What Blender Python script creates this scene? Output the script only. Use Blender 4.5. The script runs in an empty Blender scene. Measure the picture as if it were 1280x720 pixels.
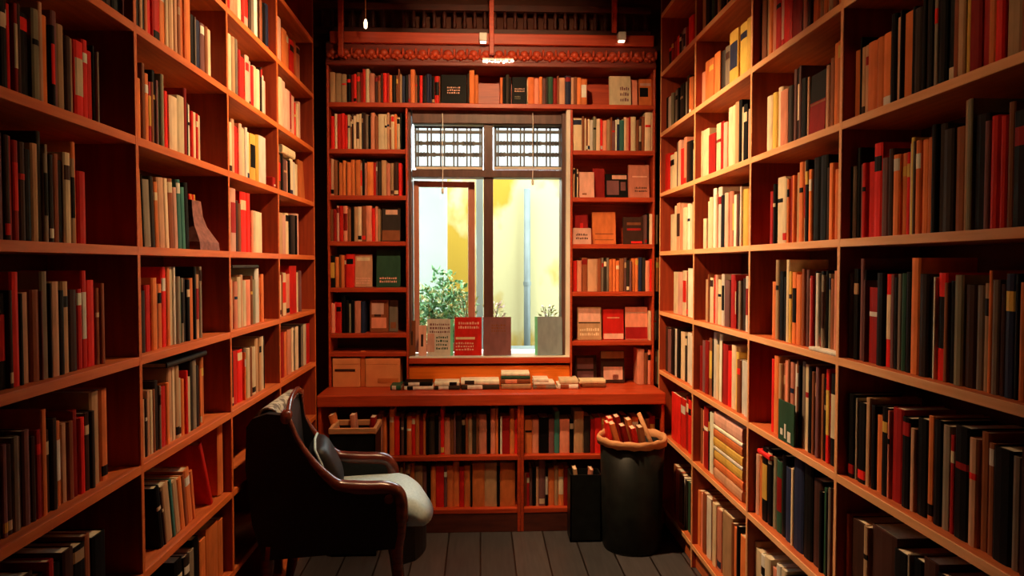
import bpy, bmesh, math, random
from mathutils import Vector, Matrix, Euler
rnd = random.Random(7)
C = bpy.context.scene.collection
PI = math.pi
# ------------------------------------------------------------------ camera model (1280x720)
FPX, HC = 900.0, 1.73
PIT = math.atan(30 / FPX); YAW = math.atan(40 / FPX * math.cos(PIT))
CF = Vector((math.sin(YAW) * math.cos(PIT), math.cos(YAW) * math.cos(PIT), -math.sin(PIT)))
CR = Vector((math.cos(YAW), -math.sin(YAW), 0)); CU = CR.cross(CF)
CO = Vector((0, 0, HC))
def ray(u, v): return CF + CR * ((u - 640) / FPX) - CU * ((v - 360) / FPX)
def onX(u, v, X): d = ray(u, v); return CO + d * (X / d.x)
def onY(u, v, Y): d = ray(u, v); return CO + d * (Y / d.y)
def proj(P):
    q = Vector(P) - CO; w = q.dot(CF)
    return 640 + FPX * q.dot(CR) / w, 360 - FPX * q.dot(CU) / w

# ------------------------------------------------------------------ materials
def s2l(c):
    return tuple((x / 12.92 if x <= 0.04045 else ((x + 0.055) / 1.055) ** 2.4) for x in c)
def hexl(h): return s2l(tuple(int(h[i:i + 2], 16) / 255 for i in (0, 2, 4)))
MATS = {}
def new_mat(name):
    m = bpy.data.materials.new(name); m.use_nodes = True
    nt = m.node_tree; b = nt.nodes['Principled BSDF']
    MATS[name] = m
    return m, nt, b
def noise_mat(name, c1, c2, rough=0.6, scale=20, stretch=(1, 1, 1), metal=0.0, bump=0.0, spec=0.4, detail=4, lo=0.35, hi=0.65):
    m, nt, b = new_mat(name)
    tc = nt.nodes.new('ShaderNodeTexCoord'); mp = nt.nodes.new('ShaderNodeMapping')
    mp.inputs['Scale'].default_value = stretch
    no = nt.nodes.new('ShaderNodeTexNoise'); no.inputs['Scale'].default_value = scale; no.inputs['Detail'].default_value = detail
    cr = nt.nodes.new('ShaderNodeValToRGB')
    cr.color_ramp.elements[0].position = lo; cr.color_ramp.elements[1].position = hi
    cr.color_ramp.elements[0].color = (*c1, 1); cr.color_ramp.elements[1].color = (*c2, 1)
    L = nt.links.new
    L(tc.outputs['Object'], mp.inputs['Vector']); L(mp.outputs['Vector'], no.inputs['Vector'])
    L(no.outputs['Fac'], cr.inputs['Fac']); L(cr.outputs['Color'], b.inputs['Base Color'])
    b.inputs['Roughness'].default_value = rough; b.inputs['Metallic'].default_value = metal
    b.inputs['Specular IOR Level'].default_value = spec
    if bump:
        bp = nt.nodes.new('ShaderNodeBump'); bp.inputs['Strength'].default_value = bump; bp.inputs['Distance'].default_value = 0.004
        L(no.outputs['Fac'], bp.inputs['Height']); L(bp.outputs['Normal'], b.inputs['Normal'])
    return m
def emit_mat(name, col, st):
    m, nt, b = new_mat(name)
    b.inputs['Base Color'].default_value = (*col, 1)
    b.inputs['Emission Color'].default_value = (*col, 1); b.inputs['Emission Strength'].default_value = st
    return m
def lin(r, g, b): return (r, g, b)
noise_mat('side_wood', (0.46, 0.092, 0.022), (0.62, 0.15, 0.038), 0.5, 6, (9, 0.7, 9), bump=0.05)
noise_mat('side_wood_shaded', (0.27, 0.032, 0.009), (0.37, 0.05, 0.013), 0.5, 6, (9, 9, 0.7), bump=0.05)  # dividers: darker than the shelf wood, recess shade put into the colour
noise_mat('lit_edge_wood', (0.80, 0.37, 0.14), (0.88, 0.45, 0.20), 0.5, 6, (9, 0.7, 9), bump=0.05)  # right shelf lips: paled, strong light put into the colour
noise_mat('lit_edge_wood_red', (0.64, 0.125, 0.02), (0.76, 0.18, 0.034), 0.5, 6, (9, 0.7, 9), bump=0.05)  # left shelf lips: brightened, lit tone put into the colour
noise_mat('back_wood', (0.38, 0.036, 0.009), (0.52, 0.062, 0.014), 0.42, 6, (0.7, 9, 9), bump=0.05)
noise_mat('panel_wood', (0.70, 0.14, 0.008), (0.85, 0.19, 0.013), 0.4, 5, (0.6, 8, 8), bump=0.04)
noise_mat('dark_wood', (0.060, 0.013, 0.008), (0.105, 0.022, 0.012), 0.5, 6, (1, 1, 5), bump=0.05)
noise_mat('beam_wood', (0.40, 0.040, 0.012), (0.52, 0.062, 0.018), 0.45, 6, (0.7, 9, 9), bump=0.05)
noise_mat('cornice_wood', (0.14, 0.016, 0.008), (0.20, 0.024, 0.01), 0.5, 6, (0.7, 9, 9), bump=0.05)  # board darkened to stand in for shade between the carvings
noise_mat('frame_wood', (0.085, 0.035, 0.028), (0.13, 0.055, 0.042), 0.45, 6, (5, 5, 1), bump=0.05)
noise_mat('casement_wood', (0.55, 0.20, 0.13), (0.65, 0.26, 0.17), 0.45, 6, (5, 5, 1), bump=0.03)
noise_mat('pale_paint', (0.72, 0.66, 0.55), (0.82, 0.76, 0.64), 0.5, 8)
noise_mat('mahogany', (0.095, 0.018, 0.012), (0.16, 0.030, 0.018), 0.22, 8, (1, 6, 6), spec=0.6)
noise_mat('black_leather', (0.006, 0.006, 0.006), (0.012, 0.011, 0.011), 0.5, 120, bump=0.15, spec=0.3)
noise_mat('seat_fabric', (0.46, 0.66, 0.72), (0.58, 0.78, 0.84), 0.6, 90, bump=0.1)
noise_mat('damask', (0.14, 0.13, 0.11), (0.55, 0.54, 0.48), 0.6, 38, lo=0.45, hi=0.55)
noise_mat('pages', (0.62, 0.50, 0.34), (0.78, 0.66, 0.47), 0.85, 60, (1, 1, 0.05))
noise_mat('black_bin', (0.005, 0.006, 0.006), (0.009, 0.011, 0.010), 0.42, 15, spec=0.15)
noise_mat('cardboard', (0.55, 0.25, 0.10), (0.66, 0.33, 0.15), 0.75, 12, (1, 1, 4))
noise_mat('box_card', (0.74, 0.25, 0.085), (0.84, 0.31, 0.11), 0.7, 10)
noise_mat('plaster', (0.12, 0.04, 0.025), (0.16, 0.055, 0.035), 0.9, 8)
noise_mat('metal_dark', (0.05, 0.05, 0.05), (0.08, 0.08, 0.08), 0.4, 20, metal=0.8)
noise_mat('iron', (0.09, 0.095, 0.10), (0.14, 0.145, 0.15), 0.5, 30)
noise_mat('white_plastic', (0.75, 0.72, 0.66), (0.82, 0.79, 0.72), 0.5, 30)
noise_mat('cord_white', (0.8, 0.76, 0.68), (0.86, 0.82, 0.74), 0.6, 30)
noise_mat('leaf_green', (0.05, 0.16, 0.06), (0.16, 0.34, 0.12), 0.55, 9)
noise_mat('leaf_pale', (0.25, 0.30, 0.10), (0.55, 0.52, 0.25), 0.55, 9)
noise_mat('petal', (0.55, 0.35, 0.33), (0.8, 0.72, 0.62), 0.6, 14)
noise_mat('stem', (0.10, 0.12, 0.04), (0.16, 0.14, 0.06), 0.7, 9)
noise_mat('terracotta', (0.42, 0.16, 0.09), (0.5, 0.2, 0.11), 0.8, 12)
noise_mat('mint_wall', (0.20, 0.245, 0.205), (0.235, 0.275, 0.235), 0.9, 2.2)
noise_mat('yellow_wall', (0.225, 0.130, 0.004), (0.29, 0.25, 0.125), 0.9, 1.6, (1, 1, 0.7), detail=5, lo=0.48, hi=0.57)
noise_mat('pipe_grey', (0.07, 0.085, 0.082), (0.09, 0.108, 0.104), 0.5, 8)
noise_mat('paving', (0.15, 0.14, 0.12), (0.19, 0.18, 0.15), 0.9, 6)
noise_mat('ornament_clay', (0.16, 0.045, 0.035), (0.30, 0.10, 0.08), 0.6, 40, bump=0.2)

def floor_mat():
    m, nt, b = new_mat('floor_boards')
    tc = nt.nodes.new('ShaderNodeTexCoord'); mp = nt.nodes.new('ShaderNodeMapping')
    mp.inputs['Rotation'].default_value = (0, 0, PI / 2)
    br = nt.nodes.new('ShaderNodeTexBrick'); br.inputs['Scale'].default_value = 1.0
    br.inputs['Brick Width'].default_value = 2.4; br.inputs['Row Height'].default_value = 0.20
    br.inputs['Mortar Size'].default_value = 0.005; br.inputs['Mortar Smooth'].default_value = 0.2
    br.inputs['Color1'].default_value = (0.060, 0.060, 0.066, 1); br.inputs['Color2'].default_value = (0.098, 0.088, 0.092, 1)
    br.inputs['Mortar'].default_value = (0.012, 0.008, 0.007, 1)
    no = nt.nodes.new('ShaderNodeTexNoise'); no.inputs['Scale'].default_value = 5
    mp2 = nt.nodes.new('ShaderNodeMapping'); mp2.inputs['Scale'].default_value = (10, 0.8, 1)
    mx = nt.nodes.new('ShaderNodeMix'); mx.data_type = 'RGBA'; mx.blend_type = 'MULTIPLY'; mx.inputs['Factor'].default_value = 0.6
    cr = nt.nodes.new('ShaderNodeValToRGB'); cr.color_ramp.elements[0].color = (0.45, 0.45, 0.45, 1); cr.color_ramp.elements[0].position = 0.3
    cr.color_ramp.elements[1].position = 0.7
    L = nt.links.new
    L(tc.outputs['Object'], mp.inputs['Vector']); L(mp.outputs['Vector'], br.inputs['Vector'])
    L(tc.outputs['Object'], mp2.inputs['Vector']); L(mp2.outputs['Vector'], no.inputs['Vector']); L(no.outputs['Fac'], cr.inputs['Fac'])
    L(br.outputs['Color'], mx.inputs['A']); L(cr.outputs['Color'], mx.inputs['B']); L(mx.outputs['Result'], b.inputs['Base Color'])
    b.inputs['Roughness'].default_value = 0.33; b.inputs['Specular IOR Level'].default_value = 0.5
    bp = nt.nodes.new('ShaderNodeBump'); bp.inputs['Strength'].default_value = 0.3; bp.inputs['Distance'].default_value = 0.003
    L(br.outputs['Fac'], bp.inputs['Height']); bp.invert = True; L(bp.outputs['Normal'], b.inputs['Normal'])
floor_mat()
def glass_mat(name, tint):
    m, nt, b = new_mat(name)
    nt.nodes.remove(b)
    out = nt.nodes['Material Output']
    t = nt.nodes.new('ShaderNodeBsdfTransparent'); g = nt.nodes.new('ShaderNodeBsdfGlossy'); g.inputs['Roughness'].default_value = 0.02
    t.inputs['Color'].default_value = (*tint, 1)
    fr = nt.nodes.new('ShaderNodeFresnel'); fr.inputs['IOR'].default_value = 1.45
    mx = nt.nodes.new('ShaderNodeMixShader')
    nt.links.new(fr.outputs['Fac'], mx.inputs['Fac']); nt.links.new(t.outputs[0], mx.inputs[1]); nt.links.new(g.outputs[0], mx.inputs[2])
    nt.links.new(mx.outputs[0], out.inputs['Surface'])
glass_mat('window_glass', (0.95, 0.98, 0.96))
glass_mat('dim_glass', (0.32, 0.325, 0.315))  # grey tint dims the strong sky seen through the transoms

PAL = {'k': ((0.0055, 0.005, 0.005), 'black'), 'g': ((0.040, 0.028, 0.023), 'charcoal'), 'G': ((0.27, 0.215, 0.15), 'grey'),
       'n': ((0.022, 0.032, 0.075), 'navy'), 't': ((0.05, 0.19, 0.17), 'teal'), 'e': ((0.03, 0.095, 0.05), 'dark green'),
       'r': ((0.80, 0.024, 0.018), 'bright red'), 'R': ((0.33, 0.015, 0.013), 'maroon'), 'o': ((0.82, 0.21, 0.06), 'orange'),
       's': ((0.80, 0.29, 0.17), 'salmon'), 'b': ((0.28, 0.085, 0.035), 'brown'), 'B': ((0.055, 0.022, 0.015), 'dark brown'),
       'a': ((0.55, 0.33, 0.17), 'tan'), 'c': ((0.80, 0.64, 0.42), 'cream'), 'w': ((0.85, 0.80, 0.68), 'white'),
       'y': ((0.76, 0.46, 0.09), 'yellow'), 'M': ((0.22, 0.80, 0.52), 'mint'), 'H': ((0.20, 0.25, 0.28), 'cool grey'), 'm': ((0.20, 0.085, 0.08), 'dusky mauve'), 'p': ((0.76, 0.42, 0.33), 'pale pink')}
BOOKM = {}
for code, (col, nm) in PAL.items():
    for k in range(3):
        f = (0.8, 1.0, 1.15)[k]
        c = tuple(min(0.9, x * f * rnd.uniform(0.92, 1.08)) for x in col)
        BOOKM[code, k] = noise_mat(f'cover_{nm.replace(" ", "_").replace("-", "_")}_{"abc"[k]}', tuple(x * 0.78 for x in c), c, 0.5, 25, (1, 1, 0.4), lo=0.3, hi=0.6, spec=0.10)

# ------------------------------------------------------------------ mesh helpers
def link(name, bm, mats, parent=None, smooth=False, M=None):
    me = bpy.data.meshes.new(name)
    bmesh.ops.recalc_face_normals(bm, faces=bm.faces)
    bm.to_mesh(me); bm.free()
    if not isinstance(mats, (list, tuple)): mats = [mats]
    for m in mats: me.materials.append(MATS[m] if isinstance(m, str) else m)
    if smooth:
        for p in me.polygons: p.use_smooth = True
    o = bpy.data.objects.new(name, me); C.objects.link(o)
    if parent is not None: o.parent = parent
    if M is not None: o.matrix_local = M
    return o
def tag(o, label=None, cat=None, group=None, kind=None):
    if label: o['label'] = label
    if cat: o['category'] = cat
    if group: o['group'] = group
    if kind: o['kind'] = kind
    return o
def empty(name, loc, label, cat, group=None, rz=0.0, kind=None):
    o = bpy.data.objects.new(name, None); o.empty_display_size = 0.05; C.objects.link(o)
    o.location = loc; o.rotation_euler = (0, 0, rz)
    return tag(o, label, cat, group, kind)
def box(bm, x0, y0, z0, x1, y1, z1, bev=0.0, seg=2, mi=0):
    vs = [bm.verts.new(p) for p in ((x0, y0, z0), (x1, y0, z0), (x1, y1, z0), (x0, y1, z0), (x0, y0, z1), (x1, y0, z1), (x1, y1, z1), (x0, y1, z1))]
    fs = [bm.faces.new([vs[i] for i in q]) for q in ((3, 2, 1, 0), (4, 5, 6, 7), (0, 1, 5, 4), (1, 2, 6, 5), (2, 3, 7, 6), (3, 0, 4, 7))]
    for f in fs: f.material_index = mi
    if bev:
        es = list({e for f in fs for e in f.edges})
        r = bmesh.ops.bevel(bm, geom=es, offset=bev, segments=seg, profile=0.5, affect='EDGES')
        for f in r['faces']: f.material_index = mi
    return vs
def B(*a, **k):
    bm = bmesh.new(); box(bm, *a, **k); return bm
def prism(bm, pts, axis, a0, a1, mi=0):
    """extrude a 2-D outline; axis 'y': pts=(x,z); 'x': pts=(y,z); 'z': pts=(x,y)"""
    def P(p, a):
        return {'y': (p[0], a, p[1]), 'x': (a, p[0], p[1]), 'z': (p[0], p[1], a)}[axis]
    A = [bm.verts.new(P(p, a0)) for p in pts]; Bv = [bm.verts.new(P(p, a1)) for p in pts]
    n = len(pts)
    fs = [bm.faces.new(A), bm.faces.new(Bv[::-1])]
    for i in range(n): fs.append(bm.faces.new((A[i], Bv[i], Bv[(i + 1) % n], A[(i + 1) % n])))
    for f in fs: f.material_index = mi
    return fs
def lathe(bm, prof, cx=0, cy=0, n=32, mi=0, cap=True):
    rings = []
    for r, z in prof:
        rings.append([bm.verts.new((cx + r * math.cos(2 * PI * i / n), cy + r * math.sin(2 * PI * i / n), z)) for i in range(n)])
    for a, b in zip(rings, rings[1:]):
        for i in range(n):
            bm.faces.new((a[i], a[(i + 1) % n], b[(i + 1) % n], b[i])).material_index = mi
    if cap:
        bm.faces.new(rings[0][::-1]).material_index = mi; bm.faces.new(rings[-1]).material_index = mi
def tube(bm, pts, radii, n=10, sx=1.0, mi=0):
    """round tube through pts"""
    pts = [Vector(p) for p in pts]
    if not isinstance(radii, (list, tuple)): radii = [radii] * len(pts)
    rings = []; prev = None
    for i, p in enumerate(pts):
        t = (pts[min(i + 1, len(pts) - 1)] - pts[max(i - 1, 0)]).normalized()
        ref = Vector((0, 1, 0)) if abs(t.y) < 0.9 else Vector((1, 0, 0))
        if prev is None: a = t.cross(ref).normalized()
        else: a = (prev - t * prev.dot(t)).normalized()
        prev = a; b = t.cross(a)
        rings.append([bm.verts.new(p + (a * math.cos(2 * PI * k / n) + b * math.sin(2 * PI * k / n) * sx) * radii[i]) for k in range(n)])
    for r, s in zip(rings, rings[1:]):
        for k in range(n): bm.faces.new((r[k], r[(k + 1) % n], s[(k + 1) % n], s[k])).material_index = mi
    bm.faces.new(rings[0][::-1]).material_index = mi; bm.faces.new(rings[-1]).material_index = mi
def smooth_pts(pts, k=6):
    out = []
    P = [Vector(p) for p in pts]
    for i in range(len(P) - 1):
        p0 = P[max(i - 1, 0)]; p1 = P[i]; p2 = P[i + 1]; p3 = P[min(i + 2, len(P) - 1)]
        for j in range(k):
            t = j / k
            out.append(0.5 * ((2 * p1) + (p2 - p0) * t + (2 * p0 - 5 * p1 + 4 * p2 - p3) * t * t + (3 * p1 - p0 - 3 * p2 + p3) * t ** 3))
    out.append(P[-1]); return out

# ------------------------------------------------------------------ room
XL, XR, YB, YC = -1.04, 1.205, 4.865, 4.57      # shelf faces: left, right, back upper, back counter
WL, WR, WB, ZC, YF = -1.315, 1.485, 5.13, 3.80, -1.6
def struct(name, bm, m, label=None, parent=None, smooth=False):
    o = link(name, bm, m, parent, smooth)
    if parent is None: tag(o, label, kind='structure')
    return o
struct('floor', B(WL - 0.1, YF - 0.1, -0.1, WR + 0.1, WB + 0.12, 0), 'floor_boards', 'dark wooden floorboards running down the aisle')
struct('ceiling', B(WL - 0.1, YF - 0.1, ZC, WR + 0.1, WB + 0.12, ZC + 0.12), 'dark_wood', 'dark wooden ceiling above the bookcases')
struct('wall_left', B(WL - 0.1, YF - 0.1, 0, WL, WB + 0.12, ZC), 'plaster', 'dark wall behind the left bookcases')
struct('wall_right', B(WR, YF - 0.1, 0, WR + 0.1, WB + 0.12, ZC), 'plaster', 'dark wall behind the right bookcases')
struct('wall_front', B(WL, YF - 0.1, 0, WR, YF, ZC), 'plaster', 'dark wall behind the viewer')
# back wall with the window hole
wx0, wx1 = onY(508, 300, 5.0).x - 0.02, onY(712, 300, 5.0).x + 0.02
wz0, wz1 = 1.09, onY(600, 140, 5.0).z + 0.03
bm = bmesh.new()
box(bm, WL, WB, 0, wx0, WB + 0.12, ZC); box(bm, wx1, WB, 0, WR, WB + 0.12, ZC)
box(bm, wx0, WB, 0, wx1, WB + 0.12, wz0); box(bm, wx0, WB, wz1, wx1, WB + 0.12, ZC)
struct('wall_back', bm, 'plaster', 'back wall around the window, hidden by bookshelves')
for k, y in enumerate((0.2, 1.5, 2.8, 4.1)):
    struct(f'trim_{k + 10}', B(WL, y - 0.06, ZC - 0.16, WR, y + 0.06, ZC, bev=0.006), 'dark_wood', ('nearest', 'second', 'third', 'farthest')[k] + ' dark ceiling joist running across the aisle')

# ------------------------------------------------------------------ bookcases
TH = 0.026
LZ = [0.10, 0.43, 0.765, 1.10, 1.434, 1.77, 2.103, 2.44, 2.775, 3.115, 3.45]
RZ = [0.125, 0.60, 1.008, 1.403, 1.80, 2.189, 2.586, 2.98, 3.37]
LY = [1.44, 2.24, 3.037, 3.773, 4.583]
RY = [1.50, 2.365, 3.166, 4.007, 4.782]
def side_case(side, y0, y1, zs, label):
    X, W = (XL, WL) if side == 'L' else (XR, WR)
    s = -1 if side == 'L' else 1
    root = empty('bookcase', (X, y0, 0), label, 'bookcase', 'tall wooden bookcases lining the aisle walls')
    d = abs(W - X) - 0.012
    def bx(y_0, z_0, y_1, z_1, x_0=0.0, x_1=d, bev=0.002):
        xa, xb = sorted((s * x_0, s * x_1)); return B(xa, y_0, z_0, xb, y_1, z_1, bev=bev)
    L_ = y1 - y0; zt = zs[-1] + TH / 2 + 0.12
    for a in (0.0005, L_ - 0.0085): link('side_panel', bx(a, 0.0, a + 0.008, zt), 'side_wood_shaded', root)
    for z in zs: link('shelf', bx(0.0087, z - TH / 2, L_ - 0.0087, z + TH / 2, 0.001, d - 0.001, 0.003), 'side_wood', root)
    em = 'lit_edge_wood' if side == 'R' else 'lit_edge_wood_red'
    for z in zs: link('lit_edge_strip', bx(0.0087, z - TH / 2, L_ - 0.0087, z + TH / 2, -0.004, 0.0009, .001), em, root)  # added front strips carry the lit tone of the edges
    for a in (0.0005, L_ - 0.0085): link('lit_edge_strip', bx(a, 0.0, a + 0.008, zt, -0.004, -0.0001, 0), em, root)
    link('back_panel', bx(0.001, 0.0, L_ - 0.001, zt, d + 0.0005, d + 0.008, 0), 'dark_wood', root)  # darkened panel stands in for black shade above the books
    link('plinth', bx(0.0087, 0.002, L_ - 0.0087, zs[0] - TH / 2, 0.02, 0.04), 'side_wood', root)
    return root
LN = ['nearest left bookcase', 'second left bookcase', 'third left bookcase', 'farthest left bookcase']
RN = ['nearest right bookcase', 'second right bookcase', 'third right bookcase', 'farthest right bookcase']
CL = ['tall wooden bookcase on the left wall nearest the viewer, lost in shadow',
      'tall wooden bookcase on the left wall directly behind the back of the armchair',
      'tall wooden bookcase on the left wall beyond the armchair back, holding mostly cream books',
      'narrow looking wooden bookcase at the far end of the left wall']
CRL = ['tall wooden bookcase on the right wall nearest the viewer, lost in shadow',
       'tall wooden bookcase second from the viewer on the right wall, pale lit shelf edges',
       'tall wooden bookcase on the right wall holding the flat stack of yellow books',
       'tall wooden bookcase at the far end of the right wall beside the round bin']
for i in range(4):
    side_case('L', LY[i], LY[i + 1], LZ, CL[i])
    side_case('R', RY[i], RY[i + 1], RZ, CRL[i])

# back upper units
def unit(name, label, x0, x1, y0, y1, z0, z1, shelves, m='back_wood', t=0.03, side=0.014, back=True, group=None, bm_=None):
    root = empty(name, ((x0 + x1) / 2, y0, z0), label, 'bookcase', group)
    o = Vector(root.location)
    def bx(a, b, c, d, e, f, bev=0.003): return B(a - o.x, b - o.y, c - o.z, d - o.x, e - o.y, f - o.z, bev=bev)
    for a in (x0, x1 - side): link('side_panel', bx(a, y0, z0, a + side, y1, z1), m, root)
    for z in shelves: link('shelf', bx(x0 + side, y0 + 0.001, z - t / 2, x1 - side, y1 - 0.012, z + t / 2), m, root)
    if back: link('back_panel', bx(x0 + side, y1 - 0.011, z0, x1 - side, y1 - 0.001, z1, 0), bm_ or m, root)
    return root
def zB(u, v): return onY(u, v, YB).z
BLz = [zB(450, v) for v in (189, 247, 304.5, 362.5, 419.5)]
BRz = [zB(770, v) for v in (191, 249.5, 308, 367.5, 429)]
TOPZ = zB(600, 132)
CTZ = 0.899                                       # counter top
xa, xb = -1.017, onY(510, 300, YB).x
xc, xd = onY(713, 300, YB).x, 1.190
zlow = zB(450, 443)
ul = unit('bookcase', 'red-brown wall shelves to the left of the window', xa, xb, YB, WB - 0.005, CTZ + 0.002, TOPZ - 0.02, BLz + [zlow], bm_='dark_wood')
ur = unit('bookcase', 'red-brown wall shelves to the right of the window', xc, xd, YB, WB - 0.005, CTZ + 0.002, TOPZ - 0.02, BRz)
ztop_case = onY(600, 83, YB).z
ut = unit('bookcase', 'long red-brown top shelf above the window, below the carved cornice', xa, xd, YB, WB - 0.005, TOPZ - 0.0185, ztop_case, [TOPZ])
# counter and low cabinet
ct = link('counter', B(-1.032, YC, CTZ - 0.075, 1.196, WB - 0.006, CTZ, bev=0.006), 'back_wood')
tag(ct, 'long red-brown counter ledge under the window', 'counter')
LOWZ = [onY(600, 637, YC + 0.02).z - 0.012, onY(600, 573, YC + 0.02).z]
xm = onY(651, 560, YC).x
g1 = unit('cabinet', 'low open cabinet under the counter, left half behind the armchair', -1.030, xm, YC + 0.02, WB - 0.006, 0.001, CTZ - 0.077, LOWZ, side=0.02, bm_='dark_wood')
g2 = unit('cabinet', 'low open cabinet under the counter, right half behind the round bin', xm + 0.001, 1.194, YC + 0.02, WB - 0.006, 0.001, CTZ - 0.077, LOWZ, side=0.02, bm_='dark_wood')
for g, a, b in ((g1, -1.0, xm - 0.021), (g2, xm + 0.022, 1.17)):
    o = g.location
    link('plinth', B(a - o.x, 0.004, 0.002 - o.z, b - o.x, 0.024, LOWZ[0] - 0.016 - o.z), 'dark_wood', g)  # dark colour stands in for the shadow under the counter
    g['category'] = 'cabinet'
# orange panel under the window
pz0, pz1 = CTZ + 0.002, zB(600, 448) - 0.002
link_ = struct('trim_1', B(xb + 0.002, YB + 0.012, pz0, xc - 0.002, YB + 0.03, pz1 - 0.05, bev=0.002), 'panel_wood', 'plain orange wood panel between window sill and counter')

# ------------------------------------------------------------------ window
WY = 5.0
win = empty('window_1', (0.07, WY, wz0), None, None, kind='structure'); del_keys = None
tag(win, 'brown framed window with lattice lights above two tall panes', kind='structure')
def wbox(bm, u0, v0, u1, v1, y0, y1, Y=WY, bev=0.003):
    p = onY(u0, v0, Y); q = onY(u1, v1, Y); o = win.location
    box(bm, min(p.x, q.x) - o.x, y0 - o.y, min(p.z, q.z) - o.z, max(p.x, q.x) - o.x, y1 - o.y, max(p.z, q.z) - o.z, bev=bev)
sz1 = zB(600, 446)
bm = bmesh.new()
wbox(bm, 508, 139, 516, 446, 4.93, 5.10); wbox(bm, 701, 139, 705.3, 446, 4.93, 5.10)
wbox(bm, 516, 139, 703, 157, 4.95, 5.10); wbox(bm, 604.5, 157, 616.5, 446, 4.972, 5.08)
wbox(bm, 516, 213, 703, 223, 4.95, 5.09)
link('window_frame', bm, 'frame_wood', win)
bm = bmesh.new(); wbox(bm, 705.5, 139, 710.5, 446, 4.885, 5.10); link('side_casing', bm, 'pale_paint', win)
bm = bmesh.new(); wbox(bm, 520, 209.5, 604, 213, 4.955, 5.0); wbox(bm, 617, 209.5, 702.5, 213, 4.955, 5.0); link('transom_ledge', bm, 'pale_paint', win)
p = Vector(win.location)
link('window_sill', B(xb + 0.002 - p.x, YB - 0.012 - p.y, sz1 - 0.045 - p.z, xc - 0.002 - p.x, WB + 0.16 - p.y, sz1 - .006 - p.z, bev=0.004), 'back_wood', win)
link('sill_top', B(xb + 0.003 - p.x, YB - 0.010 - p.y, sz1 - .0058 - p.z, xc - 0.003 - p.x, WB + 0.158 - p.y, sz1 - p.z, bev=0.001), 'pale_paint', win)
for (u0, u1) in ((517, 604), (617, 703)):          # lattice lights
    bm = bmesh.new(); n = 5
    a = onY(u0 + 3, 160, 5.03); b = onY(u1 - 2, 208, 5.03)
    rim = 0.010
    box(bm, a.x - .012, 5.02, b.z - .008, a.x + .004, 5.035, a.z + .012); box(bm, b.x - .004, 5.02, b.z - .008, b.x + .012, 5.035, a.z + .012)
    box(bm, a.x, 5.02, a.z, b.x, 5.035, a.z + .012); box(bm, a.x, 5.02, b.z - .008, b.x, 5.035, b.z)
    for i in range(n + 1):
        x = a.x + (b.x - a.x) * i / n
        for dx in (-0.016, 0.010):
            if a.x < x + dx < b.x: box(bm, x + dx, 5.02, b.z, x + dx + 0.010, 5.03, a.z)
    for j in range(1, 4):
        z = b.z + (a.z - b.z) * (j / 3.35)
        box(bm, a.x, 5.019, z - 0.010, b.x, 5.031, z + 0.010)
        m_ = int((b.x - a.x) / 0.022)
        for i in range(m_):                         # small scroll beads along the bars
            x = a.x + (i + 0.5) * (b.x - a.x) / m_
            r = 0.016 if j < 3 else 0.010
            q = [(x + r * math.cos(t * PI / 4), z + r * math.sin(t * PI / 4)) for t in range(8)]
            if rnd.random() < 0.8: prism(bm, q, 'y', 5.016, 5.033)
    for v_ in bm.verts: v_.co -= p
    link('lattice', bm, 'iron', win)
    bm = bmesh.new(); wbox(bm, u0, 158, u1, 210, 5.045, 5.049, bev=0); link('pane', bm, 'dim_glass', win)
bm = bmesh.new(); wbox(bm, 617, 223, 703, 446, 5.045, 5.049, bev=0); link('pane', bm, 'window_glass', win)
# open casement in the left light
cz0, cz1 = sz1 + 0.01, onY(560, 225, WY).z
cx0, cx1 = onY(516.5, 300, WY).x, onY(594, 300, WY).x
cs = link('casement', bmesh.new(), 'casement_wood', win)
bm = bmesh.new(); w = cx1 - cx0; st = 0.047
box(bm, 0, 0, 0, st * 0.8, .04, cz1 - cz0, bev=.004); box(bm, w - st, 0, 0, w, .04, cz1 - cz0, bev=.004)
box(bm, st * .8, 0.002, cz1 - cz0 - .042, w - st, .038, cz1 - cz0 - .001, bev=.004); box(bm, st * .8, 0.002, 0.001, w - st, .038, .06, bev=.004)
bmesh.ops.recalc_face_normals(bm, faces=bm.faces); bm.to_mesh(cs.data); bm.free()
cs.location = Vector((cx0, WY + 0.045, cz0)) - p; cs.rotation_euler = (0, 0, math.radians(5))
link('casement_pane', B(st * .8, 0.018, 0.06, w - st, 0.021, cz1 - cz0 - .042), 'window_glass', cs)

# cornice, beam, gallery above
def cornice():
    z0, z1 = onY(600, 84, YB).z + 0.001, onY(600, 57, YB).z
    root = empty('trim_2', (0.09, YB, z0), None, None, kind='structure'); tag(root, 'carved dark red cornice above the top shelf')
    bm = bmesh.new()
    box(bm, xa - .09, 0.0, 0, xd - .09, .25, z1 - z0, bev=.004)
    box(bm, xa - .09, -0.02, 0, xd - .09, 0, 0.03, bev=.006)
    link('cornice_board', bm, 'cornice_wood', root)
    bm = bmesh.new(); n = 26
    for i in range(n):
        x = xa + (i + .5) * (xd - xa) / n - .09
        for (dx, dz, rx, rz) in ((0, .085, .030, .026), (-.022, .062, .020, .018), (.022, .062, .020, .018), (0, .048, .013, .012), (.042, .09, .010, .03)):
            r = bmesh.ops.create_uvsphere(bm, u_segments=8, v_segments=5, radius=1)
            for v_ in r['verts']: v_.co = Vector((x + dx + v_.co.x * rx, -0.002 + v_.co.y * .022, dz + v_.co.z * rz))
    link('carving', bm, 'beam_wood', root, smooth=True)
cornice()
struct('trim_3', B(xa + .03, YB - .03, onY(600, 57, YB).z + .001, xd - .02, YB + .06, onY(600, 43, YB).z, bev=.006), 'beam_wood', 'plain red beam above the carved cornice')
gz0, gz1 = onY(600, 37, 5.0).z, onY(600, 12, 5.0).z
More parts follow.
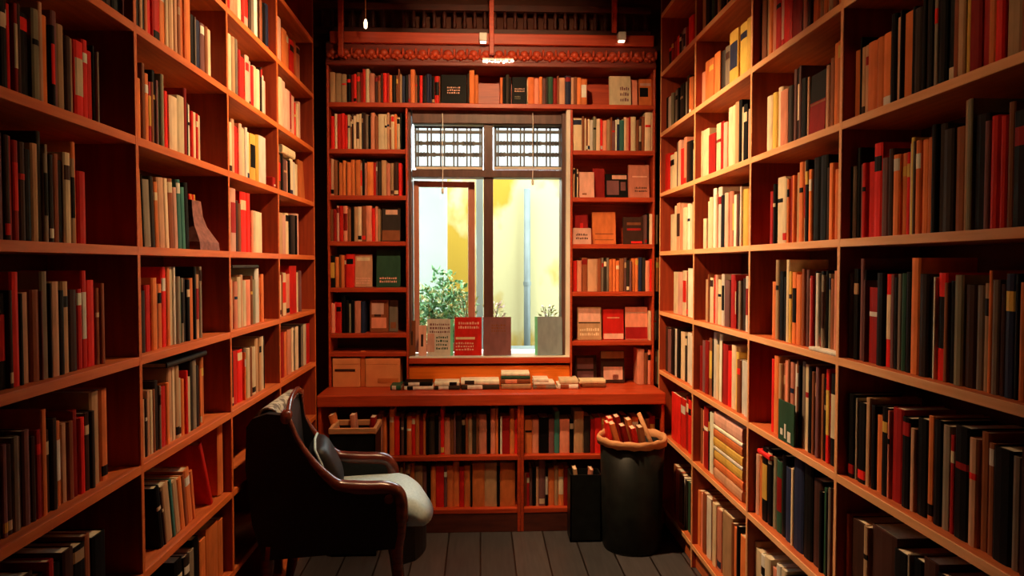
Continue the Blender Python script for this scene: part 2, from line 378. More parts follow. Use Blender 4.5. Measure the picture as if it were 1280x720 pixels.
gal = empty('trim_4', (0.09, 5.0, gz0), None, None, kind='structure'); tag(gal, 'dark wooden gallery rail in the shadow under the ceiling')
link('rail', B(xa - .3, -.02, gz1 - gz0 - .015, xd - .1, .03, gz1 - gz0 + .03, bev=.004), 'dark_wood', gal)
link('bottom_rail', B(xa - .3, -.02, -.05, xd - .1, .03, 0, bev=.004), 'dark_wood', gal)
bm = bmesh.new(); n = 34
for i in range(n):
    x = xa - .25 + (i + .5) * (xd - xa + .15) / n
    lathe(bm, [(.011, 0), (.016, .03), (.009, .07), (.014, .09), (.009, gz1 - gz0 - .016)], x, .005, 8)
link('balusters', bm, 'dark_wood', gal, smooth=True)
for k, u in enumerate((426, 614.5, 768)):
    q = onY(u, 40, 4.79)
    zb = onY(u, (70, 68, 40)[k], 4.79).z
    struct(f'trim_{k + 5}', B(q.x - .016, 4.775, zb, q.x + .016, 4.81, ZC, bev=.004), 'beam_wood', ('left','middle','right')[k] + ' one of three narrow red wooden posts rising to the ceiling')

# ------------------------------------------------------------------ books
class Book: pass
ALL = []
def pick(code): return BOOKM[code, rnd.randrange(3)]
def contrast(code):
    return pick(rnd.choice('ccawyrR') if code in 'kgnteRBmb' else rnd.choice('kRrBnk') if code in 'cwayspG' else rnd.choice('ckwy'))
def parse(s):
    out = []
    for t in s.split():
        n = ''; i = 1
        while i < len(t) and (t[i].isdigit() or t[i] == '.'): n += t[i]; i += 1
        out.append((t[0], float(n) if n else 2.0, t[i:]))
    return out
SPL, SPR, SPB = XL - 0.022, XR + 0.022, YB + 0.02
def edge(wall, u, v):
    if wall == 'L': return onX(u, v, SPL).y
    if wall == 'R': return onX(u, v, SPR).y
    if wall == 'K': return onY(u, v, SPB).x
    if wall == 'C': return onY(u, v, YC + 0.055).x
def place(wall, a0, a1):
    """frame whose local x runs along the book thickness, y into the shelf"""
    c = (a0 + a1) / 2
    if wall == 'L': return Vector((SPL, c, 0)), PI / 2
    if wall == 'R': return Vector((SPR, c, 0)), -PI / 2
    if wall == 'K': return Vector((c, SPB, 0)), 0.0
    if wall == 'C': return Vector((c, YC + 0.055, 0)), 0.0
ORD = 'first second third fourth fifth sixth seventh eighth ninth tenth eleventh twelfth thirteenth fourteenth fifteenth sixteenth seventeenth eighteenth nineteenth twentieth'.split()
TENS = {20: 'twenty', 30: 'thirty', 40: 'forty', 50: 'fifty', 60: 'sixty', 70: 'seventy'}
TENTH = {20: 'twentieth', 30: 'thirtieth', 40: 'fortieth', 50: 'fiftieth', 60: 'sixtieth', 70: 'seventieth'}
def ordinal(i):
    if i < 20: return ORD[i]
    n = i + 1
    return TENTH[n // 10 * 10] if n % 10 == 0 else TENS[n // 10 * 10] + '-' + ORD[n % 10 - 1]
def row(wall, where, z, u0, u1, v, h, toks, depth=0.17, tilt=0.0, lim=None):
    """z = top face of the shelf, u0..u1 = span read along the spines, h = usual height"""
    T = parse(toks); tot = sum(t[1] for t in T); u = u0; k = 0
    for code, wgt, flag in T:
        ua, ub = u, u + (u1 - u0) * wgt / tot; u = ub
        if code == '_': continue
        a0, a1 = edge(wall, ua, v), edge(wall, ub, v)
        if a0 > a1: a0, a1 = a1, a0
        if wall in 'LR':
            Yb = LY if wall == 'L' else RY; bay = max(i for i in range(4) if Yb[i] <= (edge(wall, (u0 + u1) / 2, v)))
            a0, a1 = max(a0, Yb[bay] + .0095), min(a1, Yb[bay + 1] - .0095)
            if a1 - a0 < .004: continue
        b = Book(); b.t = max(0.004, (a1 - a0) - 0.0012) * math.cos(tilt); b.wall = wall; b.code = code
        hh = h * rnd.uniform(0.91, 1.05)
        if '+' in flag: hh = h * 1.16
        if '-' in flag: hh = h * 0.84
        if '=' in flag: hh = h * 0.62
        b.h = min(hh, lim or 9); b.d = depth * rnd.uniform(0.92, 1.0); b.z = z + 0.0006
        pos, rz = place(wall, a0, a1)
        st = rnd.uniform(0, 0.012) if tilt == 0 else 0.004
        b.M = Matrix.Translation((pos.x, pos.y, b.z)) @ Matrix.Rotation(rz, 4, 'Z') @ Matrix.Translation((0, st, 0))
        if tilt:
            sgn = -1 if tilt > 0 else 1
            b.M = b.M @ Matrix.Translation((-sgn * b.t / 2, 0, 0)) @ Matrix.Rotation(tilt, 4, 'Y') @ Matrix.Translation((sgn * b.t / 2, 0, 0))
            b.M = Matrix.Translation((0, 0, 0.0)) @ b.M
        b.mat = pick(code); b.band = contrast(code) if rnd.random() < 0.30 and b.t > 0.008 else None
        b.bands = rnd.choice([[(0.70, 0.86)], [(0.72, 0.84)], [(0.3, 0.78)], [(0.05, 0.16)], [(0.8, 0.95)], [(0.62, 0.68)]])
        vis = min(1280, ub) - max(0, ua)
        b.area = max(0, vis) * abs(proj(pos + Vector((0, 0, z)))[1] - proj(pos + Vector((0, 0, z + b.h)))[1]) if vis > 1.0 else 0
        pv = proj(pos + Vector((0, 0, z)))[1]
        if pv > 760: b.area *= 0.3
        b.where = where; b.idx = k
        if vis > 1.0: k += 1
        ALL.append(b)
def book_bm(bm, M, t, h, d, bands=None, mc=0, mp=1, mb=2, parts='cpb'):
    """cover (rounded spine + two boards), page block, title bands appended to bm"""
    n = 3; ct_ = min(0.0025, t * 0.22); sp = min(0.006, t * 0.22)
    def arc(r, dep, y0):
        return [(r * -math.cos(PI * i / (n + 1)), y0 + dep * (1 - math.sin(PI * i / (n + 1)))) for i in range(1, n + 1)]
    if 'c' in parts:
        outer = [(-t / 2, d), (-t / 2, sp)] + arc(t / 2, sp, 0) + [(t / 2, sp), (t / 2, d)]
        inner = [(t / 2 - ct_, d), (t / 2 - ct_, sp + ct_), (-t / 2 + ct_, sp + ct_), (-t / 2 + ct_, d)]
        lo = [bm.verts.new(M @ Vector((x, y, 0))) for x, y in outer]; hi = [bm.verts.new(M @ Vector((x, y, h))) for x, y in outer]
        li = [bm.verts.new(M @ Vector((x, y, 0))) for x, y in inner]; hi2 = [bm.verts.new(M @ Vector((x, y, h))) for x, y in inner]
        A, Z = lo + li, hi + hi2
        N = len(A)
        for i in range(N): bm.faces.new((A[i], A[(i + 1) % N], Z[(i + 1) % N], Z[i])).material_index = mc
        bm.faces.new(A[::-1]).material_index = mc; bm.faces.new(Z).material_index = mc
    if 'p' in parts:
        x = t / 2 - ct_ - 0.0002; g = 0.003
        vs = [bm.verts.new(M @ Vector(q)) for q in ((-x, sp + ct_, g), (x, sp + ct_, g), (x, d - .004, g), (-x, d - .004, g), (-x, sp + ct_, h - g), (x, sp + ct_, h - g), (x, d - .004, h - g), (-x, d - .004, h - g))]
        for q in ((3, 2, 1, 0), (4, 5, 6, 7), (2, 3, 7, 6), (1, 2, 6, 5), (3, 0, 4, 7), (0, 1, 5, 4)): bm.faces.new([vs[i] for i in q]).material_index = mp
    if 'b' in parts and bands:
        prof = [(-t / 2 * 0.96, sp - 0.0004)] + [(x * 0.98, y - 0.0006) for x, y in arc(t / 2, sp, 0)] + [(t / 2 * 0.96, sp - 0.0004)]
        for a, c in bands:
            lo = [bm.verts.new(M @ Vector((x, y, h * a))) for x, y in prof]; hi = [bm.verts.new(M @ Vector((x, y, h * c))) for x, y in prof]
            for i in range(len(prof) - 1): bm.faces.new((lo[i], lo[i + 1], hi[i + 1], hi[i])).material_index = mb
# --- left wall rows: z is the top face of the shelf
T2 = TH / 2
def L(i, bay, rn, u0, u1, v, h, toks, **k): row('L', f'{rn} of the {LN[bay]}', LZ[i] + T2, u0, u1, v, h, toks, lim=LZ[i + 1] - LZ[i] - TH - .006, **k)
def R(i, bay, rn, u0, u1, v, h, toks, **k): row('R', f'{rn} of the {RN[bay]}', RZ[i] + T2, u0, u1, v, h, toks, lim=RZ[i + 1] - RZ[i] - TH - .006, **k)
N1, N2, N3, N4, N5, N6, N7, N8 = 'top shelf', 'second shelf down', 'third shelf down', 'fourth shelf down', 'fifth shelf down', 'sixth shelf down', 'seventh shelf down', 'eighth shelf down'
L(7, 0, N1, 130, 163, 10, .2, "k4 B4 k5 m3 B2")
L(6, 0, N2, -30, 127, 85, .215, "k6 R4 B3 m2+ k4 B2 r2 R2 B2 k7 G4 a2+ o4 k2 m3+ a4 B3 a2 r5 r3 r3 k1 G1 k1")
L(5, 0, N3, -30, 111, 240, .232, "k5 m4 R4 B4 m7 B4 R4 R4 B5 k5 a5 g3+ G3 G2 g3 b4 k4 c5 a3 o3+ r6-")
L(4, 0, N4, -25, 133, 400, .228, "k6 B4 a3 k5 B2 r5+ k2 a5 b5 m1 G4+ g1 a5 k3 a4 B5 r3 r3+ r5 b2 b2")
L(3, 0, N5, -25, 140, 560, .225, "B6 R4 B4 m3 B3 G4 B2 m4 B3 R3 o3+ B3 g3 o4 a3 b3 R3 r3 B3 g2 a5+ o4+")
L(2, 0, N6, -25, 135, 680, .21, "k6 B6 k8 B5 k6 R3 k4 B5 k6 b3 k6")
L(7, 1, N1, 174, 266, 40, .24, "k2 a2 k2 o2 r4 r5+ o4 c2 a3+ c3 a2 b2 o3 o4+ k3- G1- n4- m3- b2- c3-", )
L(6, 1, N2, 174, 254, 140, .215, "o5 b3+ o4 R3 b2 k3+ m2 e2 G3+ c3 r3 c8 c7 R3+ g2 w2 r2- c3- r2- c4-")
L(5, 1, N3, 176, 239, 262, .235, "o3 k1 G6 g3 o3 a5 c3 b4 p3 t3 t3 k3", tilt=-0.055)
L(4, 1, N4, 175, 254, 385, .235, "a4- g4- r5 o5 b3 o4 r4+ o3+ c3+ w2+ G3 e2 G2 g3 k3 o4 k2+ a3 G2+")
L(3, 1, N5, 178, 258, 500, .222, "m2- a2- g2- a3 c3 b2 g4 G2 r6 o3 a4+ c3+ a4+ c2 o3 r2 c3 g3+ G4+ g3 o2 o3+")
L(2, 1, N6, 202, 247, 630, .205, "k5 B2 a8 t3 a6 o5 b3 o6 o3", tilt=-0.16)
L(1, 1, N7, 222, 282, 690, .24, "k4 g3 G3 k3 o3 o6 o3")
L(8, 2, N1, 288, 344, 40, .25, "r3 s3 a4 c4 R2 p4 B2 G3 w3 B2 b2 k5 n3 k4")
L(7, 2, N2, 288, 335, 100, .225, "c4+ a3+ G2+ w2+ R2 r4 p4 p3 r2 c4 c3 g1 w4 p2-")
L(6, 2, N3, 288, 335, 195, .235, "c3 a3 r5 p3 c4 w2 c4 y6 y3 w8")
L(5, 2, N4, 288, 331, 280, .235, "a2 p6+ B3 b3 r7+ r4+ s2- c3- c6- c3-")
L(4, 2, N5, 288, 331, 375, .225, "a4 b2 s4 c4 a3 c4 s5 b2 G4 w5+ o2 o3")
L(3, 2, N6, 288, 333, 470, .225, "g2- a2- g2 r4 r5 o1 G2 c3 b2 c4 a3+ a2+ c3+ k1+")
L(8, 3, N1, 350, 376, 60, .225, "p4+ o5 o3 r5 o2 s4")
L(7, 3, N2, 350, 377, 140, .235, "c4+ p4+ p5 R1 p5 r1 c2 p2")
L(6, 3, N3, 350, 374, 215, .2, "b3 k2 m3 p2 k1 c3 w3 c2")
L(5, 3, N4, 350, 376, 292, .235, "a5 p4 c3 k2 g4 k1 p3")
L(4, 3, N5, 350, 378, 365, .235, "c4 b1 c4 s4 r8+ c3 m2")
L(3, 3, N6, 350, 389, 445, .25, "c4 R3 o3 s4 a2 c2 k2 c3 k4 G2 c3 r4")
# --- right wall rows
R(7, 3, N1, 834, 864, 70, .16, "k3 R2 R3 r3 k2 G2 w2 R2 r5+")
R(6, 3, N2, 827, 865, 130, .235, "a2 k4 w3 G2 g3 G2 k2 g3 k3 G2 B3 o2 o2")
R(5, 3, N3, 828, 866, 205, .25, "r7 c5 c3 m2+ c2+ p2+ r3 s3+ B4 k4 c2")
R(4, 3, N4, 836, 867, 285, .28, "c5- c5 a5 s4 c5 w4 c3 c3 a3")
R(3, 3, N5, 839, 867, 365, .275, "c5 p5 c4 b2 w6 w2")
R(2, 3, N6, 830, 867, 445, .295, "B3 m3 k4 w2 k3 c4 g2 w4 w5")
R(1, 3, N7, 838, 867, 530, .32, "r9 r5 R3 r3 c2 b2")
R(0, 3, N8, 839, 863, 610, .30, "b4 s4 b3 g2 w2 g2 e3 g2")
R(7, 2, N1, 876, 934, 20, .24, "a3 k4 e3 k3 a2 k4 p2 k3 o3 b4 r4 a3")
R(6, 2, N2, 870, 936, 85, .225, "s8- o5 o5 o6 k2 g3 G5 y9+ y8+ y5+")
R(5, 2, N3, 869, 934, 180, .26, "c6 c8 R8- c6 R4 p4 c5+ c5+ a5+ k3+ c2 k4 p2")
R(4, 2, N4, 876, 936, 285, .27, "c4= _3 c4 c4 w4+ p2 w5+ k6 p5 s5 b2 w4 m3 k3 w2 y7 o3 o2")
R(3, 2, N5, 880, 936, 375, .25, "a4 b1 c4 r3 p2 c4 b2 w3 m6 k1 R5 R1 g4 G2 g6 w3 o2")
R(2, 2, N6, 873, 934, 470, .30, "R3- m3 R4 b3 k2 w4+ c3 w4+ b1 R6 r4 c5 y3 b4- w5- w5-")
R(1, 2, N7, 873, 890, 550, .33, "b2 s3 R5 k2 w4")
R(0, 2, N8, 869, 929, 660, .33, "o3 s3 b3 w4 b2 c3 s4 a9 b2 o4 k2 o5")
R(6, 1, N1, 945, 1048, 40, .29, "k4 b4 a3 o3 s4 r5 p3 r8 R9 m2 s5 B3 o6 a4 B2 o4 a4 b4 o4")
R(5, 1, N2, 957, 1008, 140, .25, "c5 y4 c4 s7 g4 m3+ k3+ m2+ k5 a2")
row('R', 'beside the maroon cover, second right bookcase', RZ[5] + T2, 1031, 1049, 140, .25, "a3 b4 o4+ o3+")
R(4, 1, N3, 961, 1047, 255, .265, "R3- k2 c7 c4 o2 R4 o2 a3 o4+ a3+ k3+ o3 k6+ k7+ B3 o4 o4 b2")
R(3, 1, N4, 962, 1048, 380, .285, "o4- a3+ k4 k4 c3+ y3 o4 o5 b3 m3 p3 R3 k2 w3 k3 G3 k2 G2 b4 s4 o3")
R(2, 1, N5, 962, 1046, 520, .32, "r3 o5 a3 b3 s4 b2 s4 w3 b2 k2 G4 c4 k4 b3 k2 m4 b3 k3 r4 k7 a2 k1")
R(1, 1, N6, 931, 1042, 620, .32, "w2- e4- s2- p3- o3- k5 k4 G3 e5 k4 n6 c2 n9+ k8+ B8 k3 e3 k2 G3 k3")
R(0, 1, N7, 927, 1034, 690, .33, "o6 a2 c4 w3 c4 s3 w3 c3 g3 t8 k6 B7 k6")
R(5, 0, N1, 1064, 1300, 90, .27, "o3- k1 a2- a2- o5- o4- o5- k3 a2 k1 o6 k2 g4 k2 g2 k3 G2 k5 k4 b3 a4 y2 R7 R5 o4 r5 a9 b4 k10")
R(4, 0, N2, 1056, 1295, 235, .285, "k3- G2- k2 m3- r2- r4- r5 m4- B3 o4- o3- r2- w1 y2 G1 o3 o4 o3 k3 g4 g6 b6 a2+ G3+ k8 m3 r5 r4 b4 k9 B4+ a3+")
R(3, 0, N3, 1056, 1290, 400, .285, "B4 k3 m2+ k1 m1 R6- k4 r3 m2 k2 G2 e3 k3 o5+ g5 k3 w1 r5 b2 k4 G5 B6 G4 a4 o2 G4 B3 n6 k2 o4 k5")
R(2, 0, N4, 1058, 1290, 580, .285, "k3 G1 k4 a2 k2 o3- k3 s1 R5 k4 a2- k5 o3 k4 G4 R2 k7 a4 b4 b3 k9 G4 B6")
R(1, 0, N5, 1056, 1290, 690, .29, "o1 B6 a2 B10 k6 G1 k4 B6 k8 B5 k7 m4 k8 B8")
# --- back wall rows
def K(where, z, u0, u1, v, h, toks, **k): row('K', where, z + 0.0155, u0, u1, v, h, toks, depth=0.15, **k)
TW, LW, RW = 'long shelf above the window', 'shelves left of the window', 'shelves right of the window'
K(TW, TOPZ, 412, 550, 110, .195, "a7 a8 a7 k6 R3 r4 b5 R3 r4+ c5+ s7 B4 b4 B3 r5 R3 o4 k5 b3 b2+ a3 n4 k4 m3 o6+ b3 k3 r4 k3 g2 n4 n3 k4 r6 b1")
K("top shelf, between black square cover and gap", TOPZ, 584, 598, 110, .195, "g2 o5+ o4")
K("top shelf, just left of the lettered dark cover", TOPZ, 625, 639, 110, .19, "o3 k3 g4 k2")
K("top shelf, right of the lettered dark cover", TOPZ, 659, 734, 110, .19, "c1 o6 s5 o3 m4 g2 e5 R4 b2 a6 n6 a3 b3 o4 o6")
K('top row of ' + LW, BLz[0], 413, 502, 165, .235, "r5 c3 r5 r4 r4 c3 b2 B2 c3 c4 c3 g2 B3 G3 k3 s5 b4 c8 c3 a3 b2 c4 o3 c4 k2")
K('second row of ' + LW, BLz[1], 412, 502, 222, .235, "r1 a4 b5 k1 o5 o4 b1 o5 o5 b1 o6 a2 k3 s3 o8 r3 m2 g5 a6 s5 a4 B6 r4")
K('third row of ' + LW, BLz[2], 411, 475, 280, .235, "b5 R4 p3 r5 s5 b4 k4 a4 c5 b5 s7 r4 s3 a3")
K('fourth row of ' + LW, BLz[3], 412, 442, 340, .215, "k6 o5 b2 o4 R2 r9")
K('fifth row of ' + LW, BLz[4], 410, 456, 395, .215, "s4 s6 r1 r8 k6+ k5 G3 k5 s9 n6")
K('top row of ' + RW, BRz[0], 716, 822, 165, .225, "c12 b3 c2 b2 c3 w4 G4 c5 r3 s5 a5 b2 m4 w2 n3 t6 c3 s3 R2 c7 b4 B3 b4 c8+ c8+")
K('second row of ' + RW, BRz[1], 716, 723, 225, .2, "a3 k3 c2")
K('third row of ' + RW, BRz[2], 806, 823, 285, .215, "m3 k2 c6 a5")
K('fourth row of ' + RW, BRz[3], 716, 824, 340, .225, "r6 s6 b8 a13 b5 G3 g4 G3 o5 o4 o5 b6 m3 g4 m3 o5 o4 n5 g4 s6 r3 a5 o4")
K('fifth row of ' + RW, BRz[4], 812, 824, 410, .2, "c2 b2 G4 g3")
K('bottom row of ' + RW, CTZ + .002 - .0155, 797, 825, 470, .235, "s9 b4 s4 s5 b3 G3")
def W(where, z, u0, u1, v, h, toks, **k): row('C', where, z + 0.0155, u0, u1, v, h, toks, depth=0.16, **k)
CB = 'low cabinet behind the armchair'; CB2 = 'cabinet behind the round bin'
W('upper row of the ' + CB, LOWZ[1], 472, 647, 540, .255, "s5 o4 _3 o5+ r6 k1 m3 k3 o5 r4 o4 R4 o3 k3 g6 k4 m2 r4+ s6 b4 m2 g6 k4 b3 a4 g4 b3 s8 k4 s5+ o3+ k2 w2 R8 o5+ r3+")
W('upper row of the ' + CB2, LOWZ[1], 656, 830, 540, .235, "o7 s6 k9 m5 t5+ s9 k4 a9+ g6 R4 r6 o4 r9 k5 B6 R4 o6 k6 b4 R5 k8")
W('lower row of the ' + CB, LOWZ[0], 430, 644, 605, .285, "B5 k6 R5 b5 k5 B6 R5 o5 o4 r4 b4 a4 b2 a5 o4 a8 m4 k4 o5 r8 m3 o6 o6 r5 o6 k2 o12 a12 k3 o15")
W('lower row of the ' + CB2, LOWZ[0], 655, 712, 605, .26, "b3- R3- m3 k4 a3 m7+ k3 o7 a4 o6 R6")

# ------------------------------------------------------------------ special books (face out, flat, leaning): always individuals
NSPEC = 0
def faceout(wall, u0, u1, v0, v1, Y, th, code, label, marks=(), zbase=None, lean=0.10, group=None, pagecol=None):
    """a book shown with its front cover towards the room; marks = (x0,z0,x1,z1,code) in cover fractions, from lower left"""
    global NSPEC; NSPEC += 1
    if wall == 'K': a = onY(u0, v1, Y); b = onY(u1, v0, Y); w = b.x - a.x; base = Vector(((a.x + b.x) / 2, Y, 0)); rz = -PI / 2
    elif wall == 'L': a = onX(u0, v1, Y); b = onX(u1, v1, Y); w = b.y - a.y; base = Vector((Y, (a.y + b.y) / 2, 0)); rz = 0; b = onX(u1, v0, Y)
    else: a = onX(u0, v1, Y); b = onX(u1, v1, Y); w = a.y - b.y; base = Vector((Y, (a.y + b.y) / 2, 0)); rz = PI; b = onX(u0, v0, Y); a = onX(u0, v1, Y)
    h = b.z - a.z; z = zbase if zbase is not None else a.z
    root = empty('book', (base.x, base.y, z + .0008 + th * math.sin(lean)), label, 'book', group)
    # local cover frame: board at local +x faces the room, spine (y=0) at the viewer's left
    M = Matrix.Rotation(rz, 4, 'Z') @ Matrix.Rotation(-lean, 4, 'Y') @ Matrix.Translation((-th / 2, -w / 2, 0))
    bm = bmesh.new(); book_bm(bm, M, th, h, w, parts='c'); link('cover', bm, pick(code), root)
    bm = bmesh.new(); book_bm(bm, M, th, h, w, parts='p'); link('pages', bm, pagecol or 'pages', root)
    if marks:
        for key in sorted({(m[4], -1) if len(m) == 6 else (m[4], i) for i, m in enumerate(marks)}):
            bm = bmesh.new()
            for i, mk in enumerate(marks):
                x0, z0, x1, z1, c = mk[:5]; mcode = c
                if key != ((c, -1) if len(mk) == 6 else (c, i)): continue
                box(bm, th / 2 - .0002, w * x0, h * z0, th / 2 + .0008, w * x1, h * z1)
            for v_ in bm.verts: v_.co = M @ v_.co
            link('lettering' if key[1] < 0 else 'cover_panel', bm, pick(key[0]), root)
    return root
def scribble(x0, z0, x1, z1, n, code, seed):
    r = random.Random(seed); out = []
    dz = (z1 - z0) / n
    for i in range(n):
        x = x0
        while x < x1 - .02:
            w = r.uniform(.03, .08); out.append((x, z0 + i * dz + dz * .2, min(x1, x + w), z0 + i * dz + dz * r.uniform(.6, .85), code, 1)); x += w + .03
    return out
zt = TOPZ + .0155; fy = YB + .06
faceout('K', 551, 583, 92, 130, fy, .02, 'k', 'square black cover with small pink lettering facing out, long shelf above the window', scribble(.25, .35, .75, .62, 3, 'p', 1), zt)
faceout('K', 640, 657.5, 94, 130, fy, .02, 'k', 'narrow dark cover with two pale marks facing out above the window', scribble(.2, .46, .9, .62, 2, 'p', 2) + scribble(.2, .2, .6, .34, 2, 'G', 3), zt)
faceout('K', 762, 789, 93, 131, fy, .035, 'c', 'thick cream cover with dark figures facing out at the right of the top shelf', scribble(.5, .12, .92, .68, 3, 'm', 4), zt)
faceout('K', 790, 797, 96, 131, fy + .03, .02, 's', 'narrow salmon cover beside the thick cream one on the top shelf', [], zt)
faceout('K', 799, 815.5, 96, 131, fy, .02, 'o', 'orange cover with a black square facing out at the top right corner', [(.05, .35, .7, .68, 'k'), (.1, .75, .9, .85, 'p')], zt)
z_ = [z + .0155 for z in BLz]
faceout('K', 477, 500, 259, 302, fy, .02, 'g', 'charcoal cover with a pink strip and brown base facing out left of window', [(.2, .78, .85, .92, 'p'), (.02, .02, .98, .32, 'b')], z_[2])
faceout('K', 443, 464.5, 318, 359, fy, .03, 'a', 'pale tan cover facing out left of the window beside a bright red spine', scribble(.1, .08, .9, .3, 3, 'p', 5) + [(.12, .8, .88, .9, 'c')], z_[3])
faceout('K', 470, 500, 313, 360, fy, .02, 'e', 'dark green cover with a pale mark near its foot, left of the window', scribble(.15, .1, .9, .28, 2, 'p', 6), z_[3])
faceout('K', 462, 485, 376, 416, fy, .02, 'b', 'brown picture cover with a pale blurred scene, low on the left shelves', [(.1, .55, .75, .9, 'p'), (.1, .12, .9, .45, 's'), (.25, .48, .6, .6, 'B')], z_[4])
faceout('K', 486, 497, 377, 416, fy + .03, .02, 'G', 'grey-green cover just right of the brown picture cover', [(.2, .1, .8, .3, 'b')], z_[4])
y_ = [z + .0155 for z in BRz]
faceout('K', 724, 743, 215, 247, fy - .01, .03, 'p', 'small pale pink cover facing out just right of the window', [(.2, .1, .5, .16, 'b')], y_[1])
faceout('K', 741, 756, 208, 246, fy + .05, .02, 'R', 'maroon cover standing behind the small pale pink one', [], y_[1])
faceout('K', 757, 785, 217, 247, fy, .02, 'k', 'black cover with a mauve picture panel facing out right of the window', [(.06, .12, .6, .72, 'm'), (.3, .78, .95, .95, 'p'), (.68, .3, .9, .66, 'm')], y_[1])
faceout('K', 786, 812, 205, 246, fy - .02, .03, 's', 'large salmon cover with dark scribbled lettering, right of the window', scribble(.3, .15, .9, .34, 2, 'B', 8) + [(.18, .62, .9, .66, 'p')], y_[1])
faceout('K', 715.5, 735, 266, 304, fy + .05, .02, 'R', 'maroon cover standing behind a small pink card', [(.5, .5, .7, .7, 'r')], y_[2])
faceout('K', 715.5, 739, 286, 306, fy - .04, .006, 'p', 'small pink card cover with dark scribble at the window edge', scribble(.2, .25, .85, .7, 2, 'B', 9), y_[2])
faceout('K', 740.5, 770, 265, 305, fy, .02, 'o', 'plain orange cover facing out right of the window', [(.12, .3, .9, .33, 'b'), (.1, .12, .9, .14, 'b')], y_[2])
faceout('K', 779, 804, 272, 306, fy, .02, 'B', 'dark brown cover with reddish stripes right of the plain orange cover', [(.2, .7, .9, .8, 'b'), (.2, .5, .9, .58, 'R'), (.4, .02, .95, .1, 'r')], y_[2])
faceout('K', 722, 752, 386, 427, fy, .02, 'a', 'tan picture cover with pale figures facing out right of the window', [(.05, .55, .95, .95, 'p'), (.05, .5, .95, .53, 'B')] + scribble(.1, .1, .9, .38, 2, 'c', 11), y_[4])
faceout('K', 754, 780, 390, 428, fy, .02, 'r', 'red cover with a pale pink band across its foot', [(.02, .02, .98, .2, 'p'), (.2, .7, .8, .74, 's')], y_[4])
faceout('K', 782, 810, 387, 428, fy, .02, 's', 'salmon cover with a maroon lower half, right end of its shelf', [(.0, .02, .98, .38, 'R'), (.05, .8, .95, .84, 'p')], y_[4])
zc = CTZ + .001
faceout('K', 719, 746, 446, 480, fy + .05, .02, 'B', 'dark brown cover with faint panels standing behind the flat books on the counter', [(.1, .5, .85, .9, 'm'), (.1, .1, .85, .42, 'm')], zc)
faceout('K', 751, 781, 444, 484, fy + .03, .02, 'B', 'dark cover with a tan strip and pink picture at the counter right', [(.02, .76, .98, .98, 'a'), (.12, .1, .92, .5, 'p'), (.5, .1, .75, .25, 'R')], zc)
# window sill display
zs = sz1 + .001; sy = 4.905
faceout('K', 534, 566, 397, 443, sy, .02, 'w', 'pale grey picture cover with mint edge, leftmost large cover on window sill',
        scribble(.35, .15, .8, .55, 4, 'e', 12) + scribble(.1, .6, .9, .9, 3, 'm', 13) + [(.0, .1, .28, .6, 'p'), (.9, .0, 1.01, 1., 'M')], zs)
faceout('K', 568, 602, 395, 443, sy, .022, 'r', 'bright red cover with pale scribbles standing on the window sill', scribble(.15, .68, .9, .9, 2, 'p', 14) + scribble(.05, .12, .7, .36, 3, 'p', 15) + [(.05, .42, .75, .48, 'c')], zs)
faceout('K', 604, 639, 395, 443, sy, .022, 'm', 'mauve brown cover standing on the window sill right of the red one', scribble(.3, .6, .8, .82, 3, 'b', 16), zs)
faceout('K', 669, 703, 395, 443, sy, .03, 'H', 'plain grey cover with mint green spine alone at the right of the sill', [(-.01, 0, .09, 1., 'M')], zs)
# small items at the left end of the sill
for (u0, u1, v0, code, lab) in ((511, 519, 399, 'b', 'thin brown booklet upright at the far left end of the window sill'),
                                (523, 533, 405, 'p', 'small pink booklet with a dark slot on the sill left of the grey picture cover')):
    faceout('K', u0, u1, v0, 443, sy + .01, .012, code, lab, [(.3, .3, .6, .7, 'B')], zs)
# orange folder boxes on the counter, left of the window
def filebox(u0, u1, v0, v1, label, marks):
    a = onY(u0, v1, YB + .01); b = onY(u1, v0, YB + .01)
    r = empty('storage_box', ((a.x + b.x) / 2, YB + .012, CTZ + .001), label, 'box')
    w = b.x - a.x; h = min(b.z - CTZ - .001, zlow - .018 - CTZ - .002)
    link('box_body', B(-w / 2, 0, 0, w / 2, .2, h * .8, bev=.002), 'box_card', r)
    link('lid', B(-w / 2 - .0004, -.002, h * .8 + .0003, w / 2 + .0004, .202, h, bev=.002), 'box_card', r)
    bm = bmesh.new()
    for (x0, z0, x1, z1) in marks: box(bm, -w / 2 + w * x0, -.0035, h * z0, -w / 2 + w * x1, -.0002, h * z1)
    link('label_strip', bm, BOOKM['B', 0] if u0 < 450 else BOOKM['o', 0], r)
filebox(416, 450, 448, 494, 'orange cardboard box with a dark strip on the counter left of window', [(.08, .55, .82, .63)])
filebox(457, 500, 448, 494, 'wide orange cardboard box with plain front at the left of the counter', [(.35, .14, .95, .3)])
faceout('K', 450.8, 456.2, 449, 494, YB + .02, .02, 'o', 'narrow orange binder between the two cardboard boxes', [], zc, lean=0.0)

